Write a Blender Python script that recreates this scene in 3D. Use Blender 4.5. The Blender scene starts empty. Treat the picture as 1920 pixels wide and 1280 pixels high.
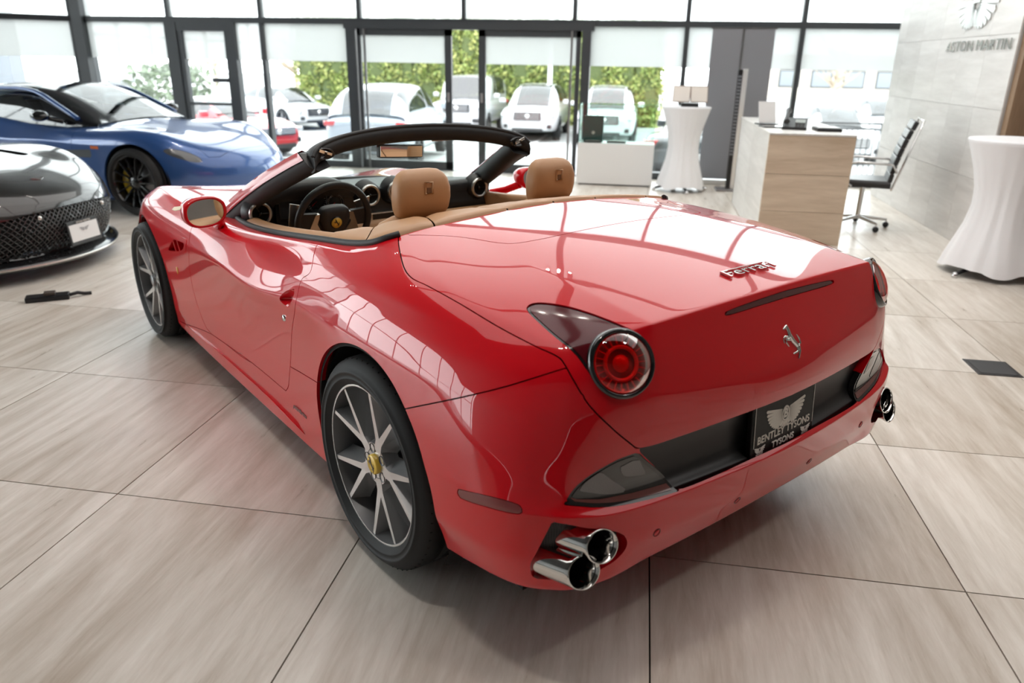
# Car showroom: red convertible on travertine tiles, two more cars, reception desk, parking lot behind the glass.
import bpy, bmesh, math, random
import numpy as np
from mathutils import Vector, Matrix
R = math.radians
rnd = random.Random(7)
scene = bpy.context.scene
COL = scene.collection

# ------------------------------------------------------------------ camera
CAR_ANGLE = 2.4081                      # heading of the red car in the room (room: x right, y to the window wall)
CAM_POS = (0.157, -2.6743, 1.5652)
def make_camera():
    yaw, pitch, roll = -0.6748 + CAR_ANGLE, -0.3586, 0.0172
    f = Vector((math.cos(pitch)*math.cos(yaw), math.cos(pitch)*math.sin(yaw), math.sin(pitch)))
    r0 = Vector((math.sin(yaw), -math.cos(yaw), 0)); u0 = r0.cross(f)
    r = r0*math.cos(roll) + u0*math.sin(roll); u = u0*math.cos(roll) - r0*math.sin(roll)
    cd = bpy.data.cameras.new('camera'); co = bpy.data.objects.new('camera', cd); COL.objects.link(co)
    m = Matrix((r, u, -f)).transposed().to_4x4(); m.translation = Vector(CAM_POS); co.matrix_world = m
    cd.sensor_width = 36; cd.lens = 26.2; cd.clip_start = .05; cd.clip_end = 300
    cd.dof.use_dof = True; cd.dof.focus_distance = 2.65; cd.dof.aperture_fstop = 2.3
    scene.camera = co
make_camera()

# ------------------------------------------------------------------ sky, lights, exposure
def make_world():
    w = bpy.data.worlds.new('sky'); scene.world = w; w.use_nodes = True
    nt = w.node_tree; bg = nt.nodes['Background']
    bg.inputs['Color'].default_value = (.93, .97, 1, 1); bg.inputs['Strength'].default_value = SKY
SKY = 6.6
make_world()
def area(name, loc, size, power, rot=(0, 0, 0), color=(1, 1, 1)):
    l = bpy.data.lights.new(name, 'AREA'); l.shape = 'RECTANGLE'; l.size, l.size_y = size; l.energy = power; l.color = color
    o = bpy.data.objects.new(name, l); COL.objects.link(o); o.location = loc; o.rotation_euler = rot
    return o
vs = scene.view_settings
vs.view_transform = 'Standard'; vs.look = 'None'; vs.gamma = 1; vs.use_curve_mapping = False; vs.exposure = 0.14
scene.cycles.max_bounces = 10; scene.cycles.transparent_max_bounces = 24; scene.cycles.caustics_reflective = False; scene.cycles.caustics_refractive = False
scene.cycles.sample_clamp_indirect = 6

# ------------------------------------------------------------------ materials
MATS = {}
def mat(name, color=(.8, .8, .8), rough=.5, metal=0, coat=0, coat_rough=.03, spec=.5, bump=None, trans=0, emit=None, ior=1.5, noise=None):
    if name in MATS: return MATS[name]
    m = bpy.data.materials.new(name); m.use_nodes = True; nt = m.node_tree; b = nt.nodes['Principled BSDF']
    b.inputs['Base Color'].default_value = (*color, 1); b.inputs['Roughness'].default_value = rough
    b.inputs['Metallic'].default_value = metal; b.inputs['Coat Weight'].default_value = coat; b.inputs['Coat Roughness'].default_value = coat_rough
    b.inputs['Specular IOR Level'].default_value = spec; b.inputs['Transmission Weight'].default_value = trans; b.inputs['IOR'].default_value = ior
    if emit: b.inputs['Emission Color'].default_value = (*emit[0], 1); b.inputs['Emission Strength'].default_value = emit[1]
    if noise:                                        # (scale, amount): soft mottling of the base colour
        tc = nt.nodes.new('ShaderNodeTexCoord'); n = nt.nodes.new('ShaderNodeTexNoise'); n.inputs['Scale'].default_value = noise[0]; n.inputs['Detail'].default_value = 5
        mx = nt.nodes.new('ShaderNodeMix'); mx.data_type = 'RGBA'
        mx.inputs[6].default_value = (*[c*(1-noise[1]) for c in color], 1); mx.inputs[7].default_value = (*[min(1, c*(1+noise[1])) for c in color], 1)
        nt.links.new(tc.outputs['Object'], n.inputs['Vector']); nt.links.new(n.outputs['Fac'], mx.inputs[0]); nt.links.new(mx.outputs[2], b.inputs['Base Color'])
    if bump:                                         # (scale, strength)
        tc = nt.nodes.new('ShaderNodeTexCoord'); n = nt.nodes.new('ShaderNodeTexNoise'); n.inputs['Scale'].default_value = bump[0]; n.inputs['Detail'].default_value = 3
        bp = nt.nodes.new('ShaderNodeBump'); bp.inputs['Strength'].default_value = bump[1]; bp.inputs['Distance'].default_value = .002
        nt.links.new(tc.outputs['Object'], n.inputs['Vector']); nt.links.new(n.outputs['Fac'], bp.inputs['Height']); nt.links.new(bp.outputs['Normal'], b.inputs['Normal'])
    MATS[name] = m; return m
def glass(name, tint=(1, 1, 1), refl=.06, haze=0, haze_col=(1, 1, 1)):
    """thin pane: lets light straight through, mirrors a little, optionally frosted (haze)"""
    if name in MATS: return MATS[name]
    m = bpy.data.materials.new(name); m.use_nodes = True; nt = m.node_tree; nt.nodes.clear()
    o = nt.nodes.new('ShaderNodeOutputMaterial'); t = nt.nodes.new('ShaderNodeBsdfTransparent'); g = nt.nodes.new('ShaderNodeBsdfGlossy')
    t.inputs['Color'].default_value = (*tint, 1); g.inputs['Roughness'].default_value = .02; g.inputs['Color'].default_value = (1, 1, 1, 1)
    fr = nt.nodes.new('ShaderNodeLayerWeight'); fr.inputs['Blend'].default_value = .25
    mu = nt.nodes.new('ShaderNodeMath'); mu.operation = 'MULTIPLY_ADD'; mu.inputs[1].default_value = .6; mu.inputs[2].default_value = refl
    nt.links.new(fr.outputs['Fresnel'], mu.inputs[0])
    mx = nt.nodes.new('ShaderNodeMixShader'); nt.links.new(mu.outputs[0], mx.inputs[0])
    if haze:
        tl = nt.nodes.new('ShaderNodeBsdfTranslucent'); tl.inputs['Color'].default_value = (*haze_col, 1)
        df = nt.nodes.new('ShaderNodeBsdfDiffuse'); df.inputs['Color'].default_value = (*haze_col, 1)
        m0 = nt.nodes.new('ShaderNodeMixShader'); m0.inputs[0].default_value = .2; nt.links.new(tl.outputs[0], m0.inputs[1]); nt.links.new(df.outputs[0], m0.inputs[2])
        m1 = nt.nodes.new('ShaderNodeMixShader'); m1.inputs[0].default_value = haze
        nt.links.new(t.outputs[0], m1.inputs[1]); nt.links.new(m0.outputs[0], m1.inputs[2]); nt.links.new(m1.outputs[0], mx.inputs[1])
    else: nt.links.new(t.outputs[0], mx.inputs[1])
    nt.links.new(g.outputs[0], mx.inputs[2]); nt.links.new(mx.outputs[0], o.inputs[0]); MATS[name] = m; return m

# ------------------------------------------------------------------ objects and meshes
def tag(o, label=None, cat=None, group=None, kind=None):
    if label: o['label'] = label
    if cat: o['category'] = cat
    if group: o['group'] = group
    if kind: o['kind'] = kind
    return o
def thing(name, label, cat, loc=(0, 0, 0), rz=0, group=None):
    o = bpy.data.objects.new(name, None); COL.objects.link(o); o.empty_display_size = .1
    o.location = loc; o.rotation_euler = (0, 0, rz)
    return tag(o, label, cat, group)
def link(name, me, m, parent=None, label=None):
    o = bpy.data.objects.new(name, me); COL.objects.link(o)
    if m is not None and not me.materials:
        for k in (m if isinstance(m, (list, tuple)) else [m]): me.materials.append(k)
    if parent: o.parent = parent
    if label: o['label'] = label
    return o
def copy_tree(o, parent=None, loc=None, rz=None, label=None):
    c = o.copy(); COL.objects.link(c)
    if parent: c.parent = parent
    if loc is not None: c.location = loc
    if rz is not None: c.rotation_euler = (0, 0, rz)
    if label: c['label'] = label
    for ch in list(o.children): copy_tree(ch, c)
    return c
def raw(name, V, F, m, parent=None, normals=None, smooth=True, label=None):
    """one mesh object from vertex / face lists, with given vertex normals if any"""
    me = bpy.data.meshes.new(name); me.from_pydata([tuple(map(float, v)) for v in V], [], [tuple(map(int, f)) for f in F]); me.update()
    if smooth: me.polygons.foreach_set('use_smooth', [True]*len(me.polygons))
    if normals is not None: me.normals_split_custom_set_from_vertices([tuple(map(float, n)) for n in normals])
    return link(name, me, m, parent, label)
class MB:
    """collects boxes, prisms, tubes, lathes and grids; build() makes ONE mesh object"""
    def __init__(s): s.V = []; s.F = []; s.S = []; s.M = None; s.mi = []; s.cur = 0
    def xf(s, m): s.M = m; return s
    def add(s, V, F, smooth=False):
        b = len(s.V)
        s.V += [tuple(s.M @ Vector(v)) if s.M is not None else tuple(v) for v in V]
        s.F += [tuple(i+b for i in f) for f in F]; s.S += [smooth]*len(F); s.mi += [s.cur]*len(F); return s
    def box(s, a, b, bev=0):
        (x0, y0, z0), (x1, y1, z1) = a, b
        if bev:
            bm = bmesh.new(); bmesh.ops.create_cube(bm, size=1)
            for v in bm.verts: v.co = Vector(((x0+x1)/2+v.co.x*(x1-x0), (y0+y1)/2+v.co.y*(y1-y0), (z0+z1)/2+v.co.z*(z1-z0)))
            bmesh.ops.bevel(bm, geom=bm.edges[:], offset=bev, segments=2, affect='EDGES', profile=.6)
            bm.verts.index_update(); s.add([v.co[:] for v in bm.verts], [[v.index for v in f.verts] for f in bm.faces]); bm.free(); return s
        return s.add([(x0, y0, z0), (x1, y0, z0), (x1, y1, z0), (x0, y1, z0), (x0, y0, z1), (x1, y0, z1), (x1, y1, z1), (x0, y1, z1)],
                     [(3, 2, 1, 0), (4, 5, 6, 7), (0, 1, 5, 4), (1, 2, 6, 5), (2, 3, 7, 6), (3, 0, 4, 7)])
    def prism(s, poly, a, b, axis=2):
        """outline (2-D) pushed from a to b along an axis"""
        def p3(p, t): return {2: (p[0], p[1], t), 1: (p[0], t, p[1]), 0: (t, p[0], p[1])}[axis]
        n = len(poly); V = [p3(p, a) for p in poly]+[p3(p, b) for p in poly]
        ar = sum(poly[i][0]*poly[(i+1) % n][1]-poly[(i+1) % n][0]*poly[i][1] for i in range(n))
        fl = (ar > 0) ^ (b < a) ^ (axis == 1)
        F = [tuple(range(n))[::-1 if fl else 1], tuple(range(n, 2*n))[::1 if fl else -1]]
        for i in range(n):
            j = (i+1) % n; F.append((i, j, n+j, n+i) if fl else (j, i, n+i, n+j))
        return s.add(V, F)
    def tube(s, pts, r, n=10, caps=True, close=False, squash=None):
        pts = [Vector(p) for p in pts]; N = len(pts); rr = r if isinstance(r, (list, tuple)) else [r]*N
        V = []; F = []; up = None
        for i, p in enumerate(pts):
            a = pts[(i-1) % N] if close or i else p; c = pts[(i+1) % N] if close or i < N-1 else p
            t = (c-a).normalized()
            if up is None: up = Vector((0, 0, 1)) if abs(t.z) < .9 else Vector((1, 0, 0))
            x = t.cross(up).normalized(); y = x.cross(t).normalized(); up = y
            for k in range(n):
                q = 2*math.pi*k/n; V.append(p+(x*math.cos(q)*(squash[0] if squash else 1)+y*math.sin(q)*(squash[1] if squash else 1))*rr[i])
        for i in range(N if close else N-1):
            for k in range(n):
                a, b = i*n+k, i*n+(k+1) % n; j = (i+1) % N; F.append((b, a, j*n+k, j*n+(k+1) % n))
        s.add(V, F, True)
        if caps and not close: s.add(V[:n], [tuple(range(n))]); s.add(V[-n:], [tuple(range(n))[::-1]])
        return s
    def lathe(s, prof, n=32, axis=2, c=(0, 0, 0), a0=0, a1=None, smooth=True):
        """(radius, height) profile turned about an axis through c"""
        full = a1 is None; a1 = 2*math.pi if full else a1; m = n if full else n+1; V = []; F = []
        for i in range(m):
            q = a0+(a1-a0)*i/n; cs, sn = math.cos(q), math.sin(q)
            for (r, h) in prof:
                v = {2: (r*cs, r*sn, h), 1: (r*sn, h, r*cs), 0: (h, r*cs, r*sn)}[axis]; V.append((v[0]+c[0], v[1]+c[1], v[2]+c[2]))
        k = len(prof)
        for i in range(n):
            j = (i+1) % m
            for t in range(k-1): F.append((i*k+t, j*k+t, j*k+t+1, i*k+t+1))
        return s.add(V, F, smooth)
    def grid(s, P, smooth=True, closeu=False, flip=False):
        nu, nv = len(P), len(P[0]); V = [tuple(p) for r in P for p in r]; F = []
        for i in range(nu if closeu else nu-1):
            for j in range(nv-1):
                a = i*nv+j; b = ((i+1) % nu)*nv+j; F.append((a, a+1, b+1, b) if flip else (a, b, b+1, a+1))
        return s.add(V, F, smooth)
    def build(s, name, m, parent=None, label=None, sharp=None, bevel=0, subsurf=0):
        me = bpy.data.meshes.new(name); me.from_pydata(s.V, [], s.F); me.update()
        me.polygons.foreach_set('use_smooth', s.S)
        if any(s.mi): me.polygons.foreach_set('material_index', s.mi)
        o = link(name, me, m, parent, label)
        if subsurf:
            md = o.modifiers.new('s', 'SUBSURF'); md.levels = md.render_levels = subsurf
        if bevel:
            md = o.modifiers.new('b', 'BEVEL'); md.width = bevel; md.segments = 2; md.limit_method = 'ANGLE'
        return o
def text_mesh(body, size, font_bold=False, depth=.002, shear=0, spacing=1.0, align='CENTER', bold=0):
    """flat lettering as a mesh in the xy plane"""
    cu = bpy.data.curves.new('t', 'FONT'); cu.body = body; cu.size = size; cu.extrude = depth; cu.shear = shear; cu.space_character = spacing
    cu.align_x = align; cu.align_y = 'CENTER'; cu.offset = bold; cu.resolution_u = 3
    o = bpy.data.objects.new('t', cu); COL.objects.link(o)
    dg = bpy.context.evaluated_depsgraph_get(); me = bpy.data.meshes.new_from_object(o.evaluated_get(dg))
    bpy.data.objects.remove(o); bpy.data.curves.remove(cu); return me
def frame(o, pos, xdir, ydir):
    """places an object with its x and y axes along two directions (local to its parent)"""
    x = Vector(xdir).normalized(); z = x.cross(Vector(ydir)).normalized(); y = z.cross(x)
    m = Matrix((x, y, z)).transposed().to_4x4(); m.translation = Vector(pos); o.matrix_basis = m; return o
# ------------------------------------------------------------------ the showroom
WALL_Y, WALL_X, CEIL = 8.6, 3.2, 4.7
FRAME = mat('window_frame_grey', (.045, .05, .055), .4)
def stone(name, c0, c1, axis, scale=1.0, rough=.42, spec=.4, tilt=0):
    """travertine: soft bands that run along one axis, shifted for each piece"""
    m = bpy.data.materials.new(name); m.use_nodes = True; nt = m.node_tree; b = nt.nodes['Principled BSDF']; N = nt.nodes.new; lk = nt.links.new
    tc = N('ShaderNodeTexCoord'); oi = N('ShaderNodeObjectInfo'); geo = N('ShaderNodeNewGeometry')
    add = N('ShaderNodeVectorMath'); add.operation = 'MULTIPLY_ADD'; comb = N('ShaderNodeCombineXYZ')
    for i in range(3): lk(oi.outputs['Random'], comb.inputs[i])
    add.inputs[1].default_value = (37, 53, 71); lk(comb.outputs[0], add.inputs[0]); lk(tc.outputs['Object'], add.inputs[2])
    mp = N('ShaderNodeMapping'); mp.inputs['Scale'].default_value = tuple({0: (.35, 3.2, 3.2), 1: (3.2, .35, 3.2), 2: (3.2, 3.2, .35)}[axis][i]*scale for i in range(3)); mp.inputs['Rotation'].default_value = (0, 0, tilt)
    lk(add.outputs[0], mp.inputs['Vector'])
    n1 = N('ShaderNodeTexNoise'); n1.inputs['Scale'].default_value = 1.6; n1.inputs['Detail'].default_value = 9; n1.inputs['Roughness'].default_value = .62; n1.inputs['Distortion'].default_value = 1.1; lk(mp.outputs[0], n1.inputs['Vector'])
    n2 = N('ShaderNodeTexNoise'); n2.inputs['Scale'].default_value = 7; n2.inputs['Detail'].default_value = 8; n2.inputs['Roughness'].default_value = .7; n2.inputs['Distortion'].default_value = .4; lk(mp.outputs[0], n2.inputs['Vector'])
    mx = N('ShaderNodeMath'); mx.operation = 'MULTIPLY_ADD'; mx.inputs[1].default_value = .45; lk(n2.outputs['Fac'], mx.inputs[0])
    m2 = N('ShaderNodeMath'); m2.operation = 'MULTIPLY'; m2.inputs[1].default_value = .62; lk(n1.outputs['Fac'], m2.inputs[0]); lk(m2.outputs[0], mx.inputs[2])
    rn = N('ShaderNodeMath'); rn.operation = 'MULTIPLY_ADD'; rn.inputs[1].default_value = .12; rn.inputs[2].default_value = -.06; lk(oi.outputs['Random'], rn.inputs[0])
    sm = N('ShaderNodeMath'); lk(mx.outputs[0], sm.inputs[0]); lk(rn.outputs[0], sm.inputs[1])
    cr = N('ShaderNodeValToRGB'); e = cr.color_ramp.elements; e[0].position = .36; e[1].position = .70; e[0].color = (*c0, 1); e[1].color = (*c1, 1); lk(sm.outputs[0], cr.inputs[0])
    lk(cr.outputs[0], b.inputs['Base Color']); b.inputs['Specular IOR Level'].default_value = spec
    rr = N('ShaderNodeMapRange'); rr.inputs['To Min'].default_value = rough-.06; rr.inputs['To Max'].default_value = rough+.10; lk(n2.outputs['Fac'], rr.inputs['Value']); lk(rr.outputs[0], b.inputs['Roughness'])
    bp = N('ShaderNodeBump'); bp.inputs['Strength'].default_value = .10; bp.inputs['Distance'].default_value = .003; lk(n2.outputs['Fac'], bp.inputs['Height']); lk(bp.outputs[0], b.inputs['Normal'])
    return m
def build_floor():
    fl = MB().box((-14, -8, -.06), (5.5, WALL_Y+.1, -.012)).build('floor', mat('grout', (.030, .027, .024), .9)); tag(fl, kind='structure')
    tm = stone('travertine_floor', (.46, .39, .315), (.82, .775, .715), 1, 1.0, .28, .5)
    me = None
    for c in range(-8, 6):
        for r in range(-3, 10):
            x, y = -1.7127+c*1.0, -.5006+r*1.0
            x0, x1, y0, y1 = x, x+1, y, min(y+1, WALL_Y-.06)
            if y0 > WALL_Y-.2: continue
            if me is None or abs(y1-y0-1) > 1e-6:
                b = MB(); g = .0026; b.box((g, g, -.02), (1-g, y1-y0-g, 0)); t = b.build('tile', tm, fl)
                if abs(y1-y0-1) < 1e-6: me = t.data
            else: t = link('tile', me, None, fl)
            t.location = (x0, y0, 0)
    return fl
build_floor()
def pane(name, x0, x1, z0, z1, m, y=WALL_Y, parent=None): return MB().box((x0, y-.006, z0), (x1, y+.006, z1)).build(name, m, parent)
CLEAR = glass('window_glass', (.97, .99, .98), .03)
FROST_LOW = glass('frosted_film_low', (.95, .97, .96), .03, haze=.84, haze_col=(.60, .62, .605))
FROST = glass('frosted_film_glass', (.95, .97, .96), .03, haze=.35, haze_col=(.92, .95, .93))
def build_windows():
    bays = [-8.55, -7.05, -5.55, -4.02, -2.46, -.88, .66, 2.17, 3.75]
    w = bpy.data.objects.new('window_1', None); COL.objects.link(w); tag(w, kind='structure')
    def bar(name, x0, x1, z0, z1, d=.07): return MB().box((x0, WALL_Y-d, z0), (x1, WALL_Y+d, z1)).build(name, FRAME, w)
    bar('transom', -8.6, 3.8, 2.045, 2.125, .05)
    for a, b in ((-8.6, -7.05), (-6.0, -4.2), (-.68, 3.8)): bar('sill_rail', a, b, 0, .09, .06)
    bar('head_rail', -8.6, 3.8, CEIL-.08, CEIL, .06)
    for i, x in enumerate(bays):
        bar('mullion_upper', x-.03, x+.03, 2.125, CEIL-.08, .06)
        if x in (-5.55, .66, 2.17, 3.75): bar('mullion', x-.03, x+.03, .0, 2.045, .06)
    bar('corner_post', -8.68, -8.46, 0, CEIL, .12)
    bar('door_header', -4.25, -.60, 1.985, 2.09, .085)
    bar('door_jamb', -4.22, -4.08, 0, 1.985, .09); bar('door_jamb', -.76, -.64, 0, 1.985, .09)
    for a, b in zip(bays[:-1], bays[1:]): pane('upper_pane', a+.03, b-.03, 2.125, CEIL-.08, FROST, parent=w)
    for a, b in ((-8.46, -7.12), (-5.98, -5.58), (-5.52, -4.22), (-.64, .63), (.69, 2.14), (2.20, 3.72)):
        pane('lower_pane', a, b, .09, 1.53, CLEAR, parent=w); pane('frosted_pane', a, b, 1.53, 2.045, FROST_LOW, parent=w)
    # hinged entrance door in the left bay
    d = bpy.data.objects.new('door_1', None); COL.objects.link(d); tag(d, kind='structure')
    def dbar(name, x0, x1, z0, z1, t=.05): return MB().box((x0, WALL_Y-t, z0), (x1, WALL_Y+t, z1)).build(name, FRAME, d)
    dbar('door_post', -7.12, -6.93, 0, 2.05, .07); dbar('door_post', -6.08, -5.98, 0, 2.05, .07); dbar('door_head', -6.93, -6.08, 1.93, 2.05, .06)
    dbar('door_stile', -6.93, -6.85, .0, 1.93); dbar('door_stile', -6.16, -6.08, .0, 1.93); dbar('door_bottom_rail', -6.85, -6.16, 0, .16); dbar('door_push_bar', -6.85, -6.16, .86, .90, .06)
    dbar('door_lock', -6.42, -6.16, 1.20, 1.26, .07); pane('door_pane', -6.85, -6.16, .16, 1.53, CLEAR, parent=d); pane('door_frosted_pane', -6.85, -6.16, 1.53, 1.93, FROST_LOW, parent=d)
    # sliding doors, half open
    for n, (a, b) in enumerate(((-4.06, -2.64), (-2.24, -.78))):
        s = bpy.data.objects.new('door_%d' % (n+2), None); COL.objects.link(s); tag(s, kind='structure'); y = WALL_Y-.03
        st = [(a, a+.05), (b-.10, b)] if n == 0 else [(a, a+.10), (b-.06, b)]
        for q0, q1 in st: MB().box((q0, y-.03, .02), (q1, y+.03, 1.985)).build('door_stile', FRAME, s)
        MB().box((a, y-.03, .0), (b, y+.03, .13)).build('door_bottom_rail', FRAME, s); MB().box((a, y-.03, 1.90), (b, y+.03, 1.985)).build('door_top_rail', FRAME, s)
        x0, x1 = st[0][1], st[1][0]
        pane('door_pane', x0, x1, .13, 1.53, CLEAR, y, s); pane('door_frosted_pane', x0, x1, 1.53, 1.90, FROST_LOW, y, s)
        hx = b-.05 if n == 0 else a+.05
        MB().box((hx-.018, y-.045, 1.0), (hx+.018, y-.03, 1.13), .004).build('door_pull', mat('brushed_steel', (.5, .5, .5), .35, metal=1), s)
        MB().box((a+.10 if n == 0 else b-.14, y-.05, .0), (a+.13 if n == 0 else b-.11, y-.02, 1.985)).build('door_track_post', mat('grey_track', (.22, .22, .22), .4, metal=.6), s)
    # angled window wall on the far left
    w2 = bpy.data.objects.new('window_2', None); COL.objects.link(w2); tag(w2, kind='structure'); w2.location = (-8.58, WALL_Y, 0); w2.rotation_euler = (0, 0, R(180+38))
    def bar2(name, x0, x1, z0, z1): return MB().box((x0, -.06, z0), (x1, .06, z1)).build(name, FRAME, w2)
    bar2('transom', .1, 7.6, 2.045, 2.125); bar2('sill_rail', .1, 7.6, 0, .09); bar2('head_rail', .1, 7.6, CEIL-.08, CEIL)
    for k in range(6): bar2('mullion', .1+1.5*k-.03, .1+1.5*k+.03, 0, CEIL)
    for k in range(5):
        a, b = .13+1.5*k, 1.57+1.5*k
        pane('upper_pane', a, b, 2.125, CEIL-.08, FROST, 0, w2); pane('lower_pane', a, b, .09, 1.53, CLEAR, 0, w2); pane('frosted_pane', a, b, 1.53, 2.045, FROST_LOW, 0, w2)
    # window wall on the left, out of the picture: daylight from that side
    w3 = bpy.data.objects.new('window_3', None); COL.objects.link(w3); tag(w3, kind='structure'); w3.location = (-14.56, 3.95, 0); w3.rotation_euler = (0, 0, R(-90))
    def bar3(name, x0, x1, z0, z1): return MB().box((x0, -.06, z0), (x1, .06, z1)).build(name, FRAME, w3)
    bar3('transom', 0, 12, 2.045, 2.125); bar3('sill_rail', 0, 12, 0, .09); bar3('head_rail', 0, 12, CEIL-.08, CEIL)
    for k in range(9): bar3('mullion', 1.5*k-.03, 1.5*k+.03, 0, CEIL)
    for k in range(8): pane('upper_pane', 1.5*k+.03, 1.5*k+1.47, 2.125, CEIL-.08, CLEAR, 0, w3); pane('lower_pane', 1.5*k+.03, 1.5*k+1.47, .09, 2.045, CLEAR, 0, w3)
build_windows()
def build_walls():
    white = mat('white_wall', (.80, .79, .77), .7)
    # clad wall with the lettering, seen on the right
    wr = MB().box((WALL_X+.012, 4.66, 0), (WALL_X+.5, 7.95, CEIL)).build('wall_right', mat('cladding_joint', (.42, .41, .40), .8)); tag(wr, kind='structure')
    sm = stone('grey_travertine', (.60, .585, .565), (.80, .79, .775), 1, .8, .38, .4)
    ys = [4.66, 5.26, 5.86, 6.46, 7.06, 7.66, 7.95]; zs = [0, .62, 1.24, 1.86, 2.48, 3.1, CEIL]
    for i in range(6):
        for j in range(6): MB().box((WALL_X, ys[i]+.0015, zs[j]+.0015), (WALL_X+.02, ys[i+1]-.0015, zs[j+1]-.0015)).build('panel', sm, wr)
    wood = stone('brown_veneer', (.20, .125, .075), (.34, .225, .14), 2, 1.5, .4)
    tag(MB().box((WALL_X+.03, 4.56, 0), (5.0, 4.66, CEIL)).build('wall_return', wood), kind='structure')
    tag(MB().box((5.0, -8, 0), (5.1, 4.66, CEIL)).build('wall_far_right', mat('brown_wall', (.16, .13, .11), .6)), kind='structure')
    tag(MB().box((-14, -8.1, 0), (5.1, -8, CEIL)).build('wall_back', mat('grey_wall', (.34, .33, .32), .7)), kind='structure')
    tag(MB().box((3.72, WALL_Y-.3, 0), (3.95, WALL_Y+.2, CEIL)).build('wall_column', stone('rough_stone', (.30, .27, .24), (.52, .48, .44), 0, 2.2, .8)), kind='structure')
    tag(MB().box((3.72, 7.95, 0), (5.0, WALL_Y-.3, CEIL)).build('wall_bay', white), kind='structure')
    tag(MB().box((-15, -8.2, CEIL), (5.2, WALL_Y+.3, CEIL+.1)).build('ceiling', mat('ceiling_paint', (.16, .155, .15), .8)), kind='structure')
build_walls()
def build_ceiling_lights():
    lit = mat('luminous_fabric', (.9, .9, .9), .7, emit=((1, .985, .96), CEIL_GLOW)); trim = mat('white_trim', (.7, .7, .7), .5); dull = mat('ceiling_tile_grey', (.10, .10, .10), .8)
    ceil = bpy.data.objects['ceiling']
    xs = [-13.6, -10.4, -7.2, -4.0, -.8, 2.4, 4.9]; ysl = [-7.8, -4.6, -1.4, 1.8, 5.0, 8.1]
    for i in range(6):
        for j in range(5):
            a, b, c, d = xs[i]+.07, xs[i+1]-.07, ysl[j]+.07, ysl[j+1]-.07
            if i < 3 or j < 2:
                MB().box((a, c, CEIL-.05), (b, d, CEIL-.002)).build('panel', dull, ceil); continue
            lab = 'luminous ceiling panel %s, %s' % (('at the back wall', 'second row from the back wall', 'middle row', 'one row in from the glass wall', 'along the glass wall')[j], ('above the door side', 'in the middle', 'on the stone wall side')[i-3])
            t = thing('ceiling_light', lab, 'ceiling light', ((a+b)/2, (c+d)/2, CEIL-.06), 0, 'luminous ceiling panels')
            MB().box((-(b-a)/2, -(d-c)/2, -.01), ((b-a)/2, (d-c)/2, 0)).build('diffuser', lit, t); MB().box((-(b-a)/2, -(d-c)/2, 0), ((b-a)/2, (d-c)/2, .058)).build('frame', trim, t)
CEIL_GLOW = 1.1
build_ceiling_lights()
# track spots hanging in the joints between the luminous panels, three to a cluster
def build_spots():
    body = mat('spot_black', (.03, .03, .03), .4); face = mat('spot_lamp', (1, 1, 1), .5, emit=((1, .94, .86), 60))
    n = 0
    for x, y, px in ((-.8, 1.8, 'above the rear of the red car'), (-4.0, 1.8, 'between the red car and the dark car'), (-.8, -1.4, 'in front of the red car tail'), (-4.0, 5.0, 'above the blue car'), (2.4, 1.8, 'above the floor socket on the right'), (2.4, 5.0, 'above the reception desk'), (-.8, 5.0, 'between red car and glass wall'), (2.4, -1.4, 'on the right behind the camera')):
        t = thing('track_spot_cluster', 'black cluster of three ceiling spots '+px, 'spotlight', (x, y, CEIL-.10), 0, 'ceiling spot clusters')
        MB().box((-.30, -.02, 0), (.30, .02, .10)).build('track', body, t)
        for k in (-.2, 0, .2):
            MB().lathe([(0, 0), (.045, 0), (.045, -.11), (.040, -.11), (.040, -.08)], 16, 2, (k, 0, 0)).build('spot_head', body, t)
            MB().lathe([(.038, -.085), (0, -.085)], 16, 2, (k, 0, 0)).build('spot_face', face, t)
            l = bpy.data.lights.new('spot_light', 'SPOT'); l.energy = SPOT_W; l.spot_size = R(75); l.spot_blend = .6; l.shadow_soft_size = .04; l.color = (1, .93, .84)
            o = bpy.data.objects.new('spot_light', l); COL.objects.link(o); o.parent = t; o.location = (k, 0, -.12); o.rotation_euler = (0, R(12*k/.2), 0)
SPOT_W = 26
build_spots()
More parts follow.
